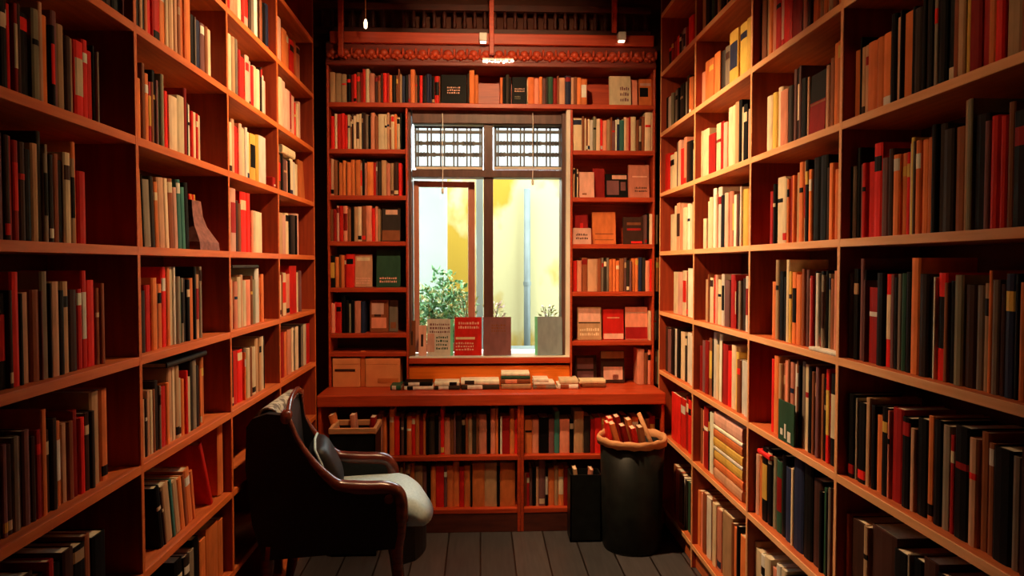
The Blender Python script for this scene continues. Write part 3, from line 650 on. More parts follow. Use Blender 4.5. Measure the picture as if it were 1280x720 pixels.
# flat books lying down
def flat(x, y, z, w, d, t, code, label, rz=0.0, group=None, name='book', band=None):
    global NSPEC; NSPEC += 1
    r = empty(name, (x, y, z), label, 'book', group, rz)
    # spine towards -y (viewer), lying on its side: book x(thickness)->z, z(height)->x
    M = Matrix(((0, 0, 1, -w / 2), (0, 1, 0, -d / 2), (1, 0, 0, t / 2), (0, 0, 0, 1)))
    bm = bmesh.new(); book_bm(bm, M, t, w, d, parts='c'); link('cover', bm, pick(code), r)
    bm = bmesh.new(); book_bm(bm, M, t, w, d, parts='p'); link('pages', bm, 'pages', r)
    if band:
        bm = bmesh.new(); book_bm(bm, M, t, w, d, bands=band[1], parts='b'); link('title_band', bm, pick(band[0]), r)
    return r
def cflat(u0, u1, v0, v1, Y, code, label, band=None):
    a = onY(u0, v1, Y); b = onY(u1, v0, Y)
    return a.x, b.x, a.z, b.z
def cstack(items, Y=4.74, d=.17):
    z = CTZ + .0008
    for (u0, u1, px, code, label, band) in items:
        t = px * Y / FPX; a = onY(u0, 490, Y).x; b = onY(u1, 490, Y).x
        flat((a + b) / 2, Y + d / 2, z, b - a, d, t - .0006, code, label, rnd.uniform(-.02, .02), band=band); z += t
S1 = [(.15, .55)]
cstack([(488, 501, 6, 'e', 'small dark green book lying flat at the left end of the counter', ('w', S1))])
cstack([(505, 541, 5, 'w', 'white book under a black one, left of the counter middle', ('k', [(.1, .3)])), (505, 540, 5, 'k', 'black book with white marks lying flat on a white one', ('w', S1))])
cstack([(543, 575, 5, 'g', 'charcoal book lying flat under a speckled one on the counter', ('w', S1)), (543, 574, 5, 'w', 'white speckled book on top of a charcoal one on the counter', ('k', [(.6, .9)]))])
cstack([(577, 624, 6, 'g', 'grey book lying flat left of the tallest counter stack', ('w', S1)), (576, 624, 6, 'w', 'wide white book with dark title on top of a grey one', ('g', [(.1, .35)]))])
cstack([(627, 664, 7, 'a', 'tan book at the bottom of the tallest counter stack', None), (626, 663, 6, 'b', 'brown book in the middle of the tallest counter stack', ('s', S1)), (627, 663, 4, 'e', 'green book second from top of the tallest counter stack', None), (627, 662, 4, 'w', 'white book on top of the tallest counter stack', None)])
cstack([(667, 695, 5, 'G', 'grey book at the bottom right of the tallest counter stack', ('b', S1)), (667, 693, 4, 'w', 'white book lying on a grey one right of the tallest stack', None), (667, 686, 4, 'w', 'small white book on top of two others right of the tallest stack', None)])
cstack([(697, 723, 6, 'w', 'white book lying flat under another, right of the counter stacks', ('b', S1)), (700, 723, 6, 'c', 'pale book on top of a white one, right end of the counter stacks', None)])
cstack([(728, 757, 5, 'b', 'brown book lying flat under a pale one before the right shelves', None), (725, 757, 5, 'c', 'cream book lying flat at the right end of the counter', None)], Y=4.78, d=.1)
# horizontal stack on the right wall (yellow page edges)
zz = RZ[1] + T2 + .0008
ya, yb_ = onX(893, 590, SPR).y, onX(930, 590, SPR).y
hs = [.052, .05, .012, .048, .05, .012, .05, .06]
nm = ['tan', 'orange', 'white', 'yellow', 'tan', 'white', 'orange', 'salmon']
for i, (t, c) in enumerate(zip((.055, .045, .05, .018, .048, .045, .018, .07), 'aoywyowp')):
    lab = ['tan book at the very bottom of the flat stack on right wall', 'orange book second from bottom of the flat stack on right wall', 'thick yellow book third from bottom of the flat stack on right wall',
           'thin white book low in the flat stack on right wall', 'yellow book in the upper middle of the flat stack on right wall', 'orange book third from top of the flat stack on right wall',
           'thin white book near the top of the flat stack on right wall', 'thick pale pink book on top of the flat stack on right wall'][i]
    w = (ya - yb_) * rnd.uniform(.93, 1.0); dd = .19
    o_ = flat(XR + .012 + dd / 2 + rnd.uniform(0, .006), (ya + yb_) / 2, zz, w, dd, t - .0006, c, lab, -PI / 2)
    zz += t
# flat books lying on top of upright rows / shelves
def topflat(side, u0, u1, v, z, depth, t, code, label, name='book'):
    X = SPL if side == 'L' else SPR
    a, b = onX(u0, v, X).y, onX(u1, v, X).y
    x = X + (-1 if side == 'L' else 1) * (depth / 2 - .006)
    flat(x, (a + b) / 2, z, abs(a - b), depth, t, code, label, PI / 2 if side == 'L' else -PI / 2)
topflat('L', 207, 257, 447, LZ[3] + T2 + .2645, .19, .018, 'g', 'charcoal folio lying flat on top of upright books, second left bookcase')
topflat('L', 289, 322, 334, LZ[4] + T2 + .2645, .19, .014, 'g', 'charcoal folio lying flat on top of upright books, third left bookcase')
topflat('L', 352, 368, 178, LZ[6] + T2 + .2125, .17, .045, 'c', 'thick cream book lying flat on upright ones, farthest left bookcase')
ya2, yb2 = onX(1012, 433, XR).y, onX(1047, 433, XR).y
flat(XR + .0165, (ya2 + yb2) / 2, RZ[3] + T2 + .0008, abs(ya2 - yb2), .041, .012, 'w', 'thin pale notebook lying along the shelf edge, second right bookcase', -PI / 2, name='notebook')
topflat('R', 948, 963, 573, RZ[1] + T2 + .2845, .2, .02, 'r', 'bright red folder lying flat on upright books, low in the second right bookcase')
faceout('L', 376, 386.5, 205, 250, SPL - .03, .02, 'o', 'plain orange cover facing out in the farthest left bookcase', [], LZ[6] + T2, lean=.05)
faceout('R', 1009, 1030, 96, 172, SPR + .01, .025, 'R', 'large maroon cover with black upper half, second right bookcase', [(.0, .55, .99, 1., 'k'), (.0, .5, .99, .53, 'b')], RZ[5] + T2, lean=.04)
# leaning red folder and orange upright behind it, low in the second left bookcase
def lean_book(y, z, t, h, d, code, label, tilt, off=0.0, band=None):
    global NSPEC; NSPEC += 1
    r = empty('book', (SPL - off, y, z), label, 'book')
    M = Matrix.Rotation(PI / 2, 4, 'Z') @ Matrix.Rotation(tilt, 4, 'Y')
    bm = bmesh.new(); book_bm(bm, M, t, h, d, parts='c'); link('cover', bm, pick(code), r)
    bm = bmesh.new(); book_bm(bm, M, t, h, d, parts='p'); link('pages', bm, 'pages', r)
zl = LZ[2] + T2 + .004
lean_book(onX(266, 640, SPL).y, zl, .028, .29, .19, 'r', 'large bright red folder leaning steeply behind the armchair, second left bookcase', -.40)
lean_book(onX(279, 620, SPL).y, zl, .06, .295, .16, 'o', 'thick orange book standing upright behind the leaning red folder', 0.0, .005)

# choose the individuals: the largest in the picture
ALL.sort(key=lambda b: -b.area)
NIND = 300 - NSPEC
stuff = bmesh.new(); smats = []
def mi(m):
    if m not in smats: smats.append(m)
    return smats.index(m)
PG = MATS['pages']
for n, b in enumerate(ALL):
    if n < NIND and b.area > 0:
        col = PAL[b.code][1]
        r = bpy.data.objects.new('book', None); r.empty_display_size = .03; C.objects.link(r); r.matrix_world = b.M
        tag(r, f"{col} book, {ordinal(b.idx)} from the left, {b.where}", 'book', 'books on the ' + b.where)
        I = Matrix.Identity(4)
        bm = bmesh.new(); book_bm(bm, I, b.t, b.h, b.d, parts='c'); link('cover', bm, b.mat, r)
        bm = bmesh.new(); book_bm(bm, I, b.t, b.h, b.d, parts='p'); link('pages', bm, PG, r)
        if b.band:
            bm = bmesh.new(); book_bm(bm, I, b.t, b.h, b.d, b.bands, parts='b'); link('title_band', bm, b.band, r)
    else:
        book_bm(stuff, b.M, b.t, b.h, b.d, b.bands if b.band else None, mi(b.mat), mi(PG), mi(b.band) if b.band else 0)
so = link('books', stuff, smats)
tag(so, 'all the smaller upright books filling the remaining shelf space', 'books', kind='stuff')

# ------------------------------------------------------------------ ornaments on shelves
def tower():
    a, b = onX(243, 300, SPL).y, onX(268, 300, SPL).y
    z = LZ[5] + T2 + .001; y = (a + b) / 2
    r = empty('ornament', (SPL - .07, y, z), 'dark red flared ornament with red tips, beside leaning books in second left bookcase', 'ornament')
    W_ = abs(a - b) / 2
    bm = bmesh.new()
    prof = [(1.0, 0), (.97, .03), (.85, .05), (.62, .09), (.5, .13), (.44, .19)]
    rings = []
    for s, zz_ in prof:
        w = W_ * s; rings.append([bm.verts.new((w * cx * .9, w * cy, zz_)) for cx, cy in ((-1, -1), (0, -1.02), (1, -1), (1.02, 0), (1, 1), (0, 1.02), (-1, 1), (-1.02, 0))])
    for p_, q_ in zip(rings, rings[1:]):
        for i in range(8): bm.faces.new((p_[i], p_[(i + 1) % 8], q_[(i + 1) % 8], q_[i]))
    bm.faces.new(rings[0][::-1]); bm.faces.new(rings[-1])
    link('ornament_body', bm, 'ornament_clay', r)
    for i in range(4):
        x = -.024 + .016 * i
        bm = bmesh.new(); tube(bm, [(.02, x, .19), (.02, x * 1.1, .215)], [.007, .005], 8); link('tip', bm, BOOKM['r', 1] if i % 2 == 0 else BOOKM['y', 1], r)
tower()
def smallthing(name, side, u0, u1, v0, v1, zb, mat, label, cat, dep=.05, marks=None, off=-.012):
    X = SPL if side == 'L' else SPR
    s = -1 if side == 'L' else 1
    a, b = onX(u0, v1, X).y, onX(u1, v1, X).y; hz = onX(u0, v0, X).z - onX(u0, v1, X).z
    r = empty(name, (X + s * off, (a + b) / 2, zb + .0008), label, cat)
    w = abs(a - b) / 2
    xa_, xb_ = sorted((0, s * dep))
    link(name + '_panel', B(xa_, -w, 0, xb_, w, hz, bev=min(.004, dep / 4)), mat, r)
    bm = bmesh.new()
    fx = -s * .001
    for (y0, z0, y1, z1) in marks or [(.2, .2, .8, .35)]:
        x0, x1 = sorted((fx, s * .0005)); box(bm, x0, -w + 2 * w * y0, hz * z0, x1, -w + 2 * w * y1, hz * z1)
    link('print', bm, BOOKM['w', 1], r)
smallthing('card', 'R', 978, 998, 497, 547, RZ[2] + T2, BOOKM['e', 0], 'small dark green card with pale scribbles propped against spines, second right bookcase', 'card', .006, [(.2, .05, .4, .3), (.5, .1, .6, .45), (.7, .15, .85, .3)], off=-.018)
smallthing('case', 'R', 950, 960, 384, 415, RZ[3] + T2, BOOKM['k', 1], 'small black case in the dark corner beside an orange book', 'case', .08, [(.2, .1, .8, .25)], off=.06)
# white folio on the shelf edge, second right bookcase
a, b = onX(1011, 433, XR).y, onX(1047, 433, XR).y
smallthing('box', 'L', 338, 346, 222, 236, LZ[6] + T2, BOOKM['R', 1], 'tiny maroon box at the end of a shelf, third left bookcase', 'box', .05)

# ------------------------------------------------------------------ bins and crates
def bin_round():
    c = onY(790, 600, 4.33)
    r = empty('bin', (c.x, 4.33, 0.0), 'tall round black bin holding red books beside the right bookcases', 'bin')
    zt_ = onY(790, 552, 4.33).z; R_ = (onY(833, 600, 4.33).x - onY(749, 600, 4.33).x) / 2 * .97
    bm = bmesh.new()
    lathe(bm, [(R_ * .86, 0.002), (R_ * .88, .02), (R_ * .97, zt_), (R_ * .94, zt_), (R_ * .84, .03)], n=40); link('drum', bm, 'black_bin', r, smooth=True)
    bm = bmesh.new(); n = 40
    pr = [(R_ * .955, zt_ - .006), (R_ * 1.04, zt_ - .004), (R_ * 1.07, zt_ + .03), (R_ * 1.03, zt_ + .045), (R_ * .96, zt_ + .04), (R_ * .93, zt_ + .005)]
    rings = [[bm.verts.new((q * (1 + .02 * math.sin(i * 5.1)) * math.cos(2 * PI * i / n), q * (1 + .02 * math.sin(i * 5.1)) * math.sin(2 * PI * i / n), z + .004 * math.sin(i * 2.3 + z * 90))) for i in range(n)] for q, z in pr]
    for j in range(len(rings)):
        p_, q_ = rings[j], rings[(j + 1) % len(rings)]
        for i in range(n): bm.faces.new((p_[i], p_[(i + 1) % n], q_[(i + 1) % n], q_[i]))
    link('rim', bm, 'cardboard', r, smooth=True)
    return c.x, zt_, R_
bx_, bz_, bR = bin_round()
def binbook(x, y, z, t, h, d, code, label, rz, tilt):
    global NSPEC
    r = empty('book', (x, y, z), label, 'book')
    M = Matrix.Rotation(tilt, 4, 'Y') @ Matrix.Rotation(rz, 4, 'Z')
    bm = bmesh.new(); book_bm(bm, M, t, h, d, parts='c'); link('cover', bm, pick(code), r)
    bm = bmesh.new(); book_bm(bm, M, t, h, d, parts='p'); link('pages', bm, 'pages', r)
for i, (dx, dy, code, tl, hh, lab) in enumerate(((-.11, .03, 'r', -.12, .25, 'bright red book leaning at the left inside the round bin'), (-.055, -.05, 'o', -.28, .27, 'orange book with pale edge leaning in the round bin'),
        (.0, -.03, 'R', -.25, .25, 'maroon book leaning in the middle of the round bin'), (.05, -.04, 'r', -.22, .235, 'bright red book right of middle in the round bin'), (.10, .0, 'b', -.2, .23, 'brown book leaning at the right inside the round bin'),
        (-.08, .07, 'r', -.15, .27, 'bright red book at the back left inside the round bin'), (-.02, .08, 'R', -.2, .28, 'maroon book at the back middle inside the round bin'), (.05, .08, 'o', -.2, .26, 'orange book at the back right inside the round bin'))):
    binbook(bx_ + dx, 4.33 + dy, bz_ - .14, .03, hh, .1, code, lab, PI * .5 * 0, tl)
bm = bmesh.new(); tube(bm, [(0, 0, 0), (-.12, .05, .30)], [.013, .013], 12)
pr_ = link('poster_roll', bm, 'cardboard', None, smooth=True); pr_.location = (bx_ + .165, 4.31, bz_ - .13); tag(pr_, 'brown rolled poster poking out at the right of the round bin', 'poster')
def crate(u0, u1, vt, vb, Y, d, label, rim='cardboard', base=0.0):
    a = onY(u0, vt, Y); b = onY(u1, vt, Y); w = (b.x - a.x) / 2
    r = empty('crate', ((a.x + b.x) / 2, Y + d / 2, base), label, 'crate')
    h = a.z - base; bm = bmesh.new(); t = .008
    box(bm, -w, -d / 2, 0.002, w, d / 2, .012)
    for q in ((-w, -d / 2, w, -d / 2 + t), (-w, d / 2 - t, w, d / 2), (-w, -d / 2, -w + t, d / 2), (w - t, -d / 2, w, d / 2)): box(bm, q[0], q[1], .002, q[2], q[3], h)
    link('crate_body', bm, 'black_bin', r)
    if rim:
        bm = bmesh.new()
        for q in ((-w - .006, -d / 2 - .006, w + .006, -d / 2 + .014), (-w - .006, d / 2 - .014, w + .006, d / 2 + .006), (-w - .006, -d / 2 + .0141, -w + .014, d / 2 - .0141), (w - .014, -d / 2 + .0141, w + .006, d / 2 - .0141)): box(bm, q[0], q[1], h + .0005, q[2], q[3], h + .035, bev=.004)
        link('rim', bm, rim, r)
    return r, w, h
c1, w1, h1 = crate(412, 469, 543, 690, 4.24, .24, 'square black bin with orange rim behind the armchair')
for i, (dx, code, tl, hh, lab) in enumerate(((-.09, 'o', -.25, .26, 'orange book tilting in the square bin behind the armchair'), (.0, 's', -.1, .255, 'salmon book in the middle of the square bin behind the armchair'), (.08, 'R', .08, .24, 'maroon book at the right of the square bin behind the armchair'))):
    binbook(c1.location.x + dx, 4.37, h1 - .17, .03, hh, .09, code, lab, 0, tl)
c2, w2, h2 = crate(713, 752, 594, 690, 4.40, .15, 'low black box on the floor left of the round bin', rim=None)
binbook(c2.location.x - .05, 4.47, h2 - .06, .022, .075, .10, 'a', 'tan book poking out of the low black box', 0, -.1)
binbook(c2.location.x + .04, 4.47, h2 - .06, .022, .07, .10, 's', 'salmon book poking out of the low black box', 0, .1)

# ------------------------------------------------------------------ armchair
def chair():
    ang = math.radians(11); q = onY(500, 615, 3.24)
    r = empty('armchair', (q.x, 3.24, 0), 'dark wing armchair with wooden arms and pale seat cushion', 'armchair', rz=ang)
    WT = .57                                       # near side y=0, far side y=WT
    wing = [(-.684, 1.04), (-.66, 1.075), (-.60, 1.095), (-.53, 1.085), (-.49, 1.04), (-.458, .974), (-.385, .857), (-.301, .765), (-.25, .737), (-.149, .720), (-.061, .714), (-.018, .695), (.004, .645)]
    body = [(.004, .62), (.002, .44), (-.62, .44), (-.665, .60), (-.69, .85)]
    for y in (0.004, WT - .052):
        bm = bmesh.new()
        prism(bm, [(x, z - .012) for x, z in wing] + body, 'y', y, y + .048)
        bmesh.ops.bevel(bm, geom=[e for e in bm.edges if e.is_manifold and e.calc_face_angle(0) > 1.2], offset=.006, segments=2, affect='EDGES')
        link('side_panel', bm, 'black_leather', r)
    for y in (0.028, WT - .028):                    # wooden arm rail curving down into the front leg
        pts = smooth_pts([(x, y, z) for x, z in [(-.53, 1.082), (-.49, 1.04), (-.458, .974), (-.385, .857), (-.301, .765), (-.25, .737), (-.149, .722), (-.061, .716), (-.014, .695), (.006, .645), (.008, .56)]], 4)
        bm = bmesh.new(); tube(bm, pts, [.016 + .016 * min(1, max(0, (p_.x + .45) / .25)) for p_ in pts], 10, sx=1.25)
        link('arm', bm, 'mahogany', r, smooth=True)
        bm = bmesh.new(); prism(bm, [(.022 * math.cos(t * PI / 8), .022 * math.sin(t * PI / 8)) for t in range(16)], 'y', -.012, .012)
        for v_ in bm.verts: v_.co += Vector((-.05, y + (-.032 if y < .1 else .032), .676))
        link('arm_rosette', bm, 'mahogany', r)
    for y in (0.03, WT - .03):
        bm = bmesh.new(); tube(bm, smooth_pts([(.006, y, .60), (0, y, .50), (-.012, y, .42), (.0, y, .25), (.03, y, .002)], 4), [.030] * 5 + [.030] * 4 + [.026] * 4 + [.02] * 4, 10)
        link('leg', bm, 'mahogany', r, smooth=True)
        bm = bmesh.new(); tube(bm, smooth_pts([(-.60, y, .50), (-.61, y, .38), (-.63, y, .2), (-.675, y, .002)], 4), [.028] * 5 + [.025] * 4 + [.02] * 4, 10)
        link('leg', bm, 'mahogany', r, smooth=True)
    bm = bmesh.new(); box(bm, -.60, .053, .43, .05, WT - .053, .53, bev=.012); link('seat_base', bm, 'black_leather', r)
    bm = bmesh.new()                                # bowed front apron below the cushion
    pr2 = []
    n = 14
    pts = [(.02 + .13 * math.sin(PI * i / n) ** .6, .02 + (WT - .04) * i / n) for i in range(n + 1)]
    prism(bm, [(.0, .02)] + pts[1:-1] + [(.0, WT - .02)], 'z', .355, .525)
    link('apron', bm, 'black_leather', r)
    bm = bmesh.new()                                # cushion
    nx, ny = 16, 14
    def top(i, j):
        s, t = i / nx, j / ny
        y = .053 + (WT - .106) * t
        bow = .05 * math.sin(PI * t) ** .7
        if s > .75: y = .053 - .03 * min(1, (s - .75) / .15) + (WT - .106 + .06 * min(1, (s - .75) / .15)) * t
        x = -.46 + (.59 + bow) * s
        e = min(1, min(t, 1 - t) / .12); f = min(1, (1 - s) / .22)
        z = .60 + .05 * math.sqrt(max(0, 1 - (1 - e) ** 2)) * (1 if s < .75 else 1) * math.sqrt(max(0.0, 1 - (1 - f) ** 2)) + .012 * math.sin(PI * t) * math.sin(PI * min(1, s * 1.1))
        return x, y, z - (.06 * (1 - f) ** 2)
    V = [[bm.verts.new(top(i, j)) for j in range(ny + 1)] for i in range(nx + 1)]
    Wv = [[bm.verts.new((top(i, j)[0] - (.02 if i == nx else 0), top(i, j)[1], .528)) for j in range(ny + 1)] for i in range(nx + 1)]
    for i in range(nx):
        for j in range(ny):
            bm.faces.new((V[i][j], V[i + 1][j], V[i + 1][j + 1], V[i][j + 1])); bm.faces.new((Wv[i][j], Wv[i][j + 1], Wv[i + 1][j + 1], Wv[i + 1][j]))
    for i in range(nx):
        bm.faces.new((V[i][0], Wv[i][0], Wv[i + 1][0], V[i + 1][0])); bm.faces.new((V[i][ny], V[i + 1][ny], Wv[i + 1][ny], Wv[i][ny]))
    for j in range(ny):
        bm.faces.new((V[0][j], V[0][j + 1], Wv[0][j + 1], Wv[0][j])); bm.faces.new((V[nx][j], Wv[nx][j], Wv[nx][j + 1], V[nx][j + 1]))
    sc = link('seat_cushion', bm, 'seat_fabric', r, smooth=True); sc['label'] = 'pale grey seat cushion'
    bm = bmesh.new()                                # back: leaning slab with rolled top
    prism(bm, [(-.47, .535), (-.40, .60), (-.475, .85), (-.54, 1.04), (-.57, 1.075), (-.62, 1.085), (-.66, 1.06), (-.675, 1.02), (-.675, .85), (-.64, .60), (-.60, .535)], 'y', .054, WT - .054)
    bmesh.ops.bevel(bm, geom=[e for e in bm.edges if e.calc_face_angle(0) > 1.2], offset=.012, segments=2, affect='EDGES')
    link('backrest', bm, 'black_leather', r)
    bm = bmesh.new()
    arc_ = [(-.61 + 0.054 * math.cos(t), 1.046 + .054 * math.sin(t)) for t in [PI * (.02 + .96 * k / 12) for k in range(13)]]
    inn = [(-.61 + .045 * math.cos(t), 1.046 + .045 * math.sin(t)) for t in [PI * (.98 - .96 * k / 12) for k in range(13)]]
    prism(bm, arc_ + inn, 'y', .054, WT - .054)
    o_ = link('headroll', bm, 'damask', r); o_['label'] = 'patterned pale fabric over the rolled top'
    bm = bmesh.new(); tube(bm, smooth_pts([(-.50, .03, 1.075), (-.505, .15, 1.112), (-.505, WT / 2, 1.125), (-.505, WT - .15, 1.112), (-.50, WT - .03, 1.075)], 6), .017, 10)
    link('crest_rail', bm, 'mahogany', r, smooth=True)
    for y in (.03, WT - .03):
        bm = bmesh.new(); prism(bm, [(-.505 + .028 * math.cos(t * PI / 8), 1.062 + .028 * math.sin(t * PI / 8)) for t in range(16)], 'y', y - .03, y + .03)
        bmesh.ops.bevel(bm, geom=[e for e in bm.edges if e.calc_face_angle(0) > 1.2], offset=.006, segments=2, affect='EDGES')
        link('scroll', bm, 'mahogany', r, smooth=True)
    for ch in r.children:                           # the back narrows towards the bookcase on the far side
        for v_ in ch.data.vertices:
            k = min(1, max(0, (-.43 - v_.co.x) / .16)); v_.co.x += k * (.03 + .10 * v_.co.y / WT)
    return r
arm = chair()
def pillow():
    r = arm; ang = r.rotation_euler.z
    bm = bmesh.new(); n = 12
    def P(i, j, s):
        u, v = i / n * 2 - 1, j / n * 2 - 1
        pin = 1 - .1 * (abs(u) * abs(v)) ; th = .055 * ((1 - u ** 4) * (1 - v ** 4)) ** .5
        return (s * th, u * .19 * pin, v * .13 * pin)
    for s in (-1, 1):
        V = [[bm.verts.new(P(i, j, s)) for j in range(n + 1)] for i in range(n + 1)]
        for i in range(n):
            for j in range(n): bm.faces.new((V[i][j], V[i + 1][j], V[i + 1][j + 1], V[i][j + 1]))
    bmesh.ops.remove_doubles(bm, verts=bm.verts, dist=.0005)
    o = link('cushion', bm, 'black_leather', None, smooth=True)
    bm = bmesh.new()
    ring = []
    for k in range(40):
        t = k / 40 * 8
        if t < 2: u, v = t - 1, -1
        elif t < 4: u, v = 1, t - 3
        elif t < 6: u, v = 5 - t, 1
        else: u, v = -1, 7 - t
        pin = 1 - .1 * abs(u) * abs(v); ring.append((0, u * .19 * pin, v * .13 * pin))
    ring.append(ring[0]); tube(bm, ring, .006, 8)
    link('piping', bm, 'seat_fabric', o, smooth=True)
    o.location = r.matrix_world @ Vector((0, 0, 0)) if False else Vector(r.location) + Matrix.Rotation(ang, 3, 'Z') @ Vector((-.325, .29, .775))
    o.rotation_euler = (0, -.42, ang)
    tag(o, 'dark scatter cushion with pale piping resting on the armchair seat', 'cushion')
pillow()

# ------------------------------------------------------------------ cords and lamps
def cord(u, v0, v1, Y, label):
    a, b = onY(u, v0, Y), onY(u, v1, Y)
    r = empty('pull_cord', (a.x, Y, a.z), label, 'cord')
    bm = bmesh.new(); n = 8
    tube(bm, [(.0015 * math.sin(i * 1.3), 0, (b.z - a.z) * i / n) for i in range(n + 1)], .0028, 6); link('string', bm, 'cord_white', r)
    bm = bmesh.new(); lathe(bm, [(.003, b.z - a.z - .035), (.008, b.z - a.z - .03), (.009, b.z - a.z), (.004, b.z - a.z + .004)], n=10); link('pull', bm, 'cord_white', r, smooth=True)
cord(553, 141, 236, 4.90, 'white pull cord hanging over the left half of the window')
cord(666, 141, 225, 4.90, 'white pull cord hanging over the right half of the window')
lamp_on = emit_mat('lamp_glow', (1.0, 0.78, 0.52), 3.0)
def spot_fixture(loc, target, label, body='metal_dark', size=1.0, ceil=True):
    r = empty('spotlight', loc, label, 'spotlight')
    d = (Vector(target) - Vector(loc)).normalized(); Rm = d.to_track_quat('-Z', 'Y').to_matrix().to_4x4()
    bm = bmesh.new(); lathe(bm, [(.02 * size, .07 * size), (.035 * size, .06 * size), (.04 * size, -.05 * size), (.036 * size, -.05 * size), (.032 * size, -.02 * size)], n=20)
    for v_ in bm.verts: v_.co = Rm @ v_.co
    link('lamp_shade', bm, body, r, smooth=True)
    bm = bmesh.new(); lathe(bm, [(.0315 * size, -.03 * size), (.0315 * size, -.034 * size)], n=20)
    for v_ in bm.verts: v_.co = Rm @ v_.co
    link('bulb', bm, lamp_on, r)
    bm = bmesh.new()
    if ceil: tube(bm, [(0, 0, .03 * size), (0, 0, ZC - loc[2] - .001)], .008, 8)
    else: tube(bm, [(0, .0, .03 * size), (0, YB - loc[1] - .032, .03 * size)], .008, 8)
    link('bracket', bm, body, r)
    return r, d
def spot(loc, target, e, col, ang, blend, rad=.04):
    ld = bpy.data.lights.new('lamp_beam', 'SPOT'); ld.energy = e; ld.color = col; ld.spot_size = math.radians(ang); ld.spot_blend = blend; ld.shadow_soft_size = rad
    o = bpy.data.objects.new('lamp_beam', ld); C.objects.link(o)
    d = (Vector(target) - Vector(loc)).normalized()
    o.location = Vector(loc) + d * .06; o.rotation_euler = d.to_track_quat('-Z', 'Y').to_euler()
    return o
WARM = (1.0, .62, .31)
LAMPS = [((.30, 3.45, 3.40), (-1.04, 3.4, 2.2), 290, 86, 1.0, 'unseen ceiling spotlight turned towards the left bookcases'),  # unseen spots above the view, placed to light shelves and window wall
         ((-.15, 3.75, 3.40), (1.205, 3.65, 1.15), 470, 92, 1.0, 'unseen ceiling spotlight turned towards the right bookcases'),
         ((.10, 3.0, 3.40), (.1, 5.0, 2.2), 160, 86, .8, 'unseen ceiling spotlight turned towards the window wall')]
LAMPS.append(((-.40, 2.35, 3.25), (1.205, 2.0, 2.3), 30, 50, 1.0, 'added unseen ceiling spotlight aimed at the nearest right bookcase'))  # unseen lamp added to brighten the nearest right spines
LAMPS.append(((.45, 2.30, 3.25), (-1.04, 2.0, 2.3), 24, 50, 1.0, 'added unseen ceiling spotlight aimed at the nearest left bookcase'))  # its twin, added to brighten the nearest left spines
for loc, tg, e, an, bl, lab in LAMPS:
    spot_fixture(loc, tg, lab); spot(loc, tg, e, WARM, an, bl)
def box_lamp(u, v, label):
    q = onY(u, v, YB - .07)
    r = empty('spotlight', (q.x, YB - .07, q.z), label, 'spotlight')
    link('lamp_housing', B(-.026, -.03, -.026, .026, .039, .026, bev=.006), 'white_plastic', r)
    link('bulb', B(-.02, -.012, -.034, .02, .02, -.0265, bev=.002), lamp_on, r)
box_lamp(604, 47, 'small white box lamp on the red beam above the window middle')
box_lamp(777, 46, 'small white box lamp on the red beam above the right shelves')
q = onY(457, 30, 4.7)
r = empty('hanging_bulb', (q.x, 4.7, q.z), 'tiny glowing bulb on a thin cord hanging at upper left', 'lamp')
bm = bmesh.new(); lathe(bm, [(.003, -.03), (.011, -.022), (.012, .01), (.005, .03)], n=12); link('bulb', bm, lamp_on, r, smooth=True)
bm = bmesh.new(); tube(bm, [(0, 0, .03), (0, 0, ZC - q.z - .001)], .003, 6); link('cord', bm, 'cardboard', r)
a, b = onY(603, 77, YB - .03), onY(642, 77, YB - .03)
r = empty('glow_strip', ((a.x + b.x) / 2, YB - .03, a.z), 'short glowing strip standing in for glints on the carved cornice above the window', 'lamp')  # glowing beads made up for bright reflections on the cornice
w_ = (b.x - a.x) / 2
link('lamp_housing', B(-w_, -.012, .012, w_, .009, .022, bev=.002), 'white_plastic', r)  # plain bar added to carry the glowing beads
bm = bmesh.new()
for i in range(11):
    x = -w_ + (i + .5) * 2 * w_ / 11; s_ = bmesh.ops.create_uvsphere(bm, u_segments=10, v_segments=6, radius=.007)
    for v_ in s_['verts']: v_.co = Vector((x + v_.co.x * (1.2 + .5 * math.sin(i * 2.7)), v_.co.y * .8 - .002, v_.co.z * (1 + .6 * math.sin(i * 1.9)) + .001 + .004 * math.sin(i * 3.3)))
link('bulb', bm, emit_mat('glint_glow', (1.0, .85, .6), 6.0), r, smooth=True)

# ------------------------------------------------------------------ outside the window
struct('ground', B(-6, WB + .13, -.2, 6, 9, -.02), 'paving', 'pale paved yard outside the window')
struct('wall_yard', B(-3, 7.8, -.02, 5, 8.0, 2.72), 'yellow_wall', 'yellow yard wall with peeling pale patches')
e1 = onY(558, 300, 6.7).x
struct('wall_mint', B(-4, 6.7, -.02, e1, 6.9, 2.55), 'mint_wall', 'pale mint wall outside the left half of the window')
a = onY(659, 300, 7.70)
r = empty('downpipe', (a.x, 7.70, 0), 'grey downpipe on the yellow yard wall', 'pipe')
bm = bmesh.new(); tube(bm, [(0, 0, -.015), (0, 0, onY(659, 236, 7.70).z)], .036, 14); link('pipe', bm, 'pipe_grey', r, smooth=True)
for z in (.6, 1.5): 
    bm = bmesh.new(); lathe(bm, [(.037, z), (.043, z), (.043, z + .04), (.037, z + .04)], n=16, cap=False); link('clamp', bm, 'pipe_grey', r)
q1, q2 = onY(595, 300, 6.0).x, onY(604, 300, 6.0).x
struct('trim_9', B(q1, 6.0, -.02, q2, 6.12, 2.5, bev=.004), 'mint_wall', 'pale post in the yard beside the open casement')
led = struct('trim_8', B(.0, 6.1, -.02, 2.0, 6.35, onY(650, 436, 6.1).z, bev=.01), 'pipe_grey', 'low grey ledge in the yard')
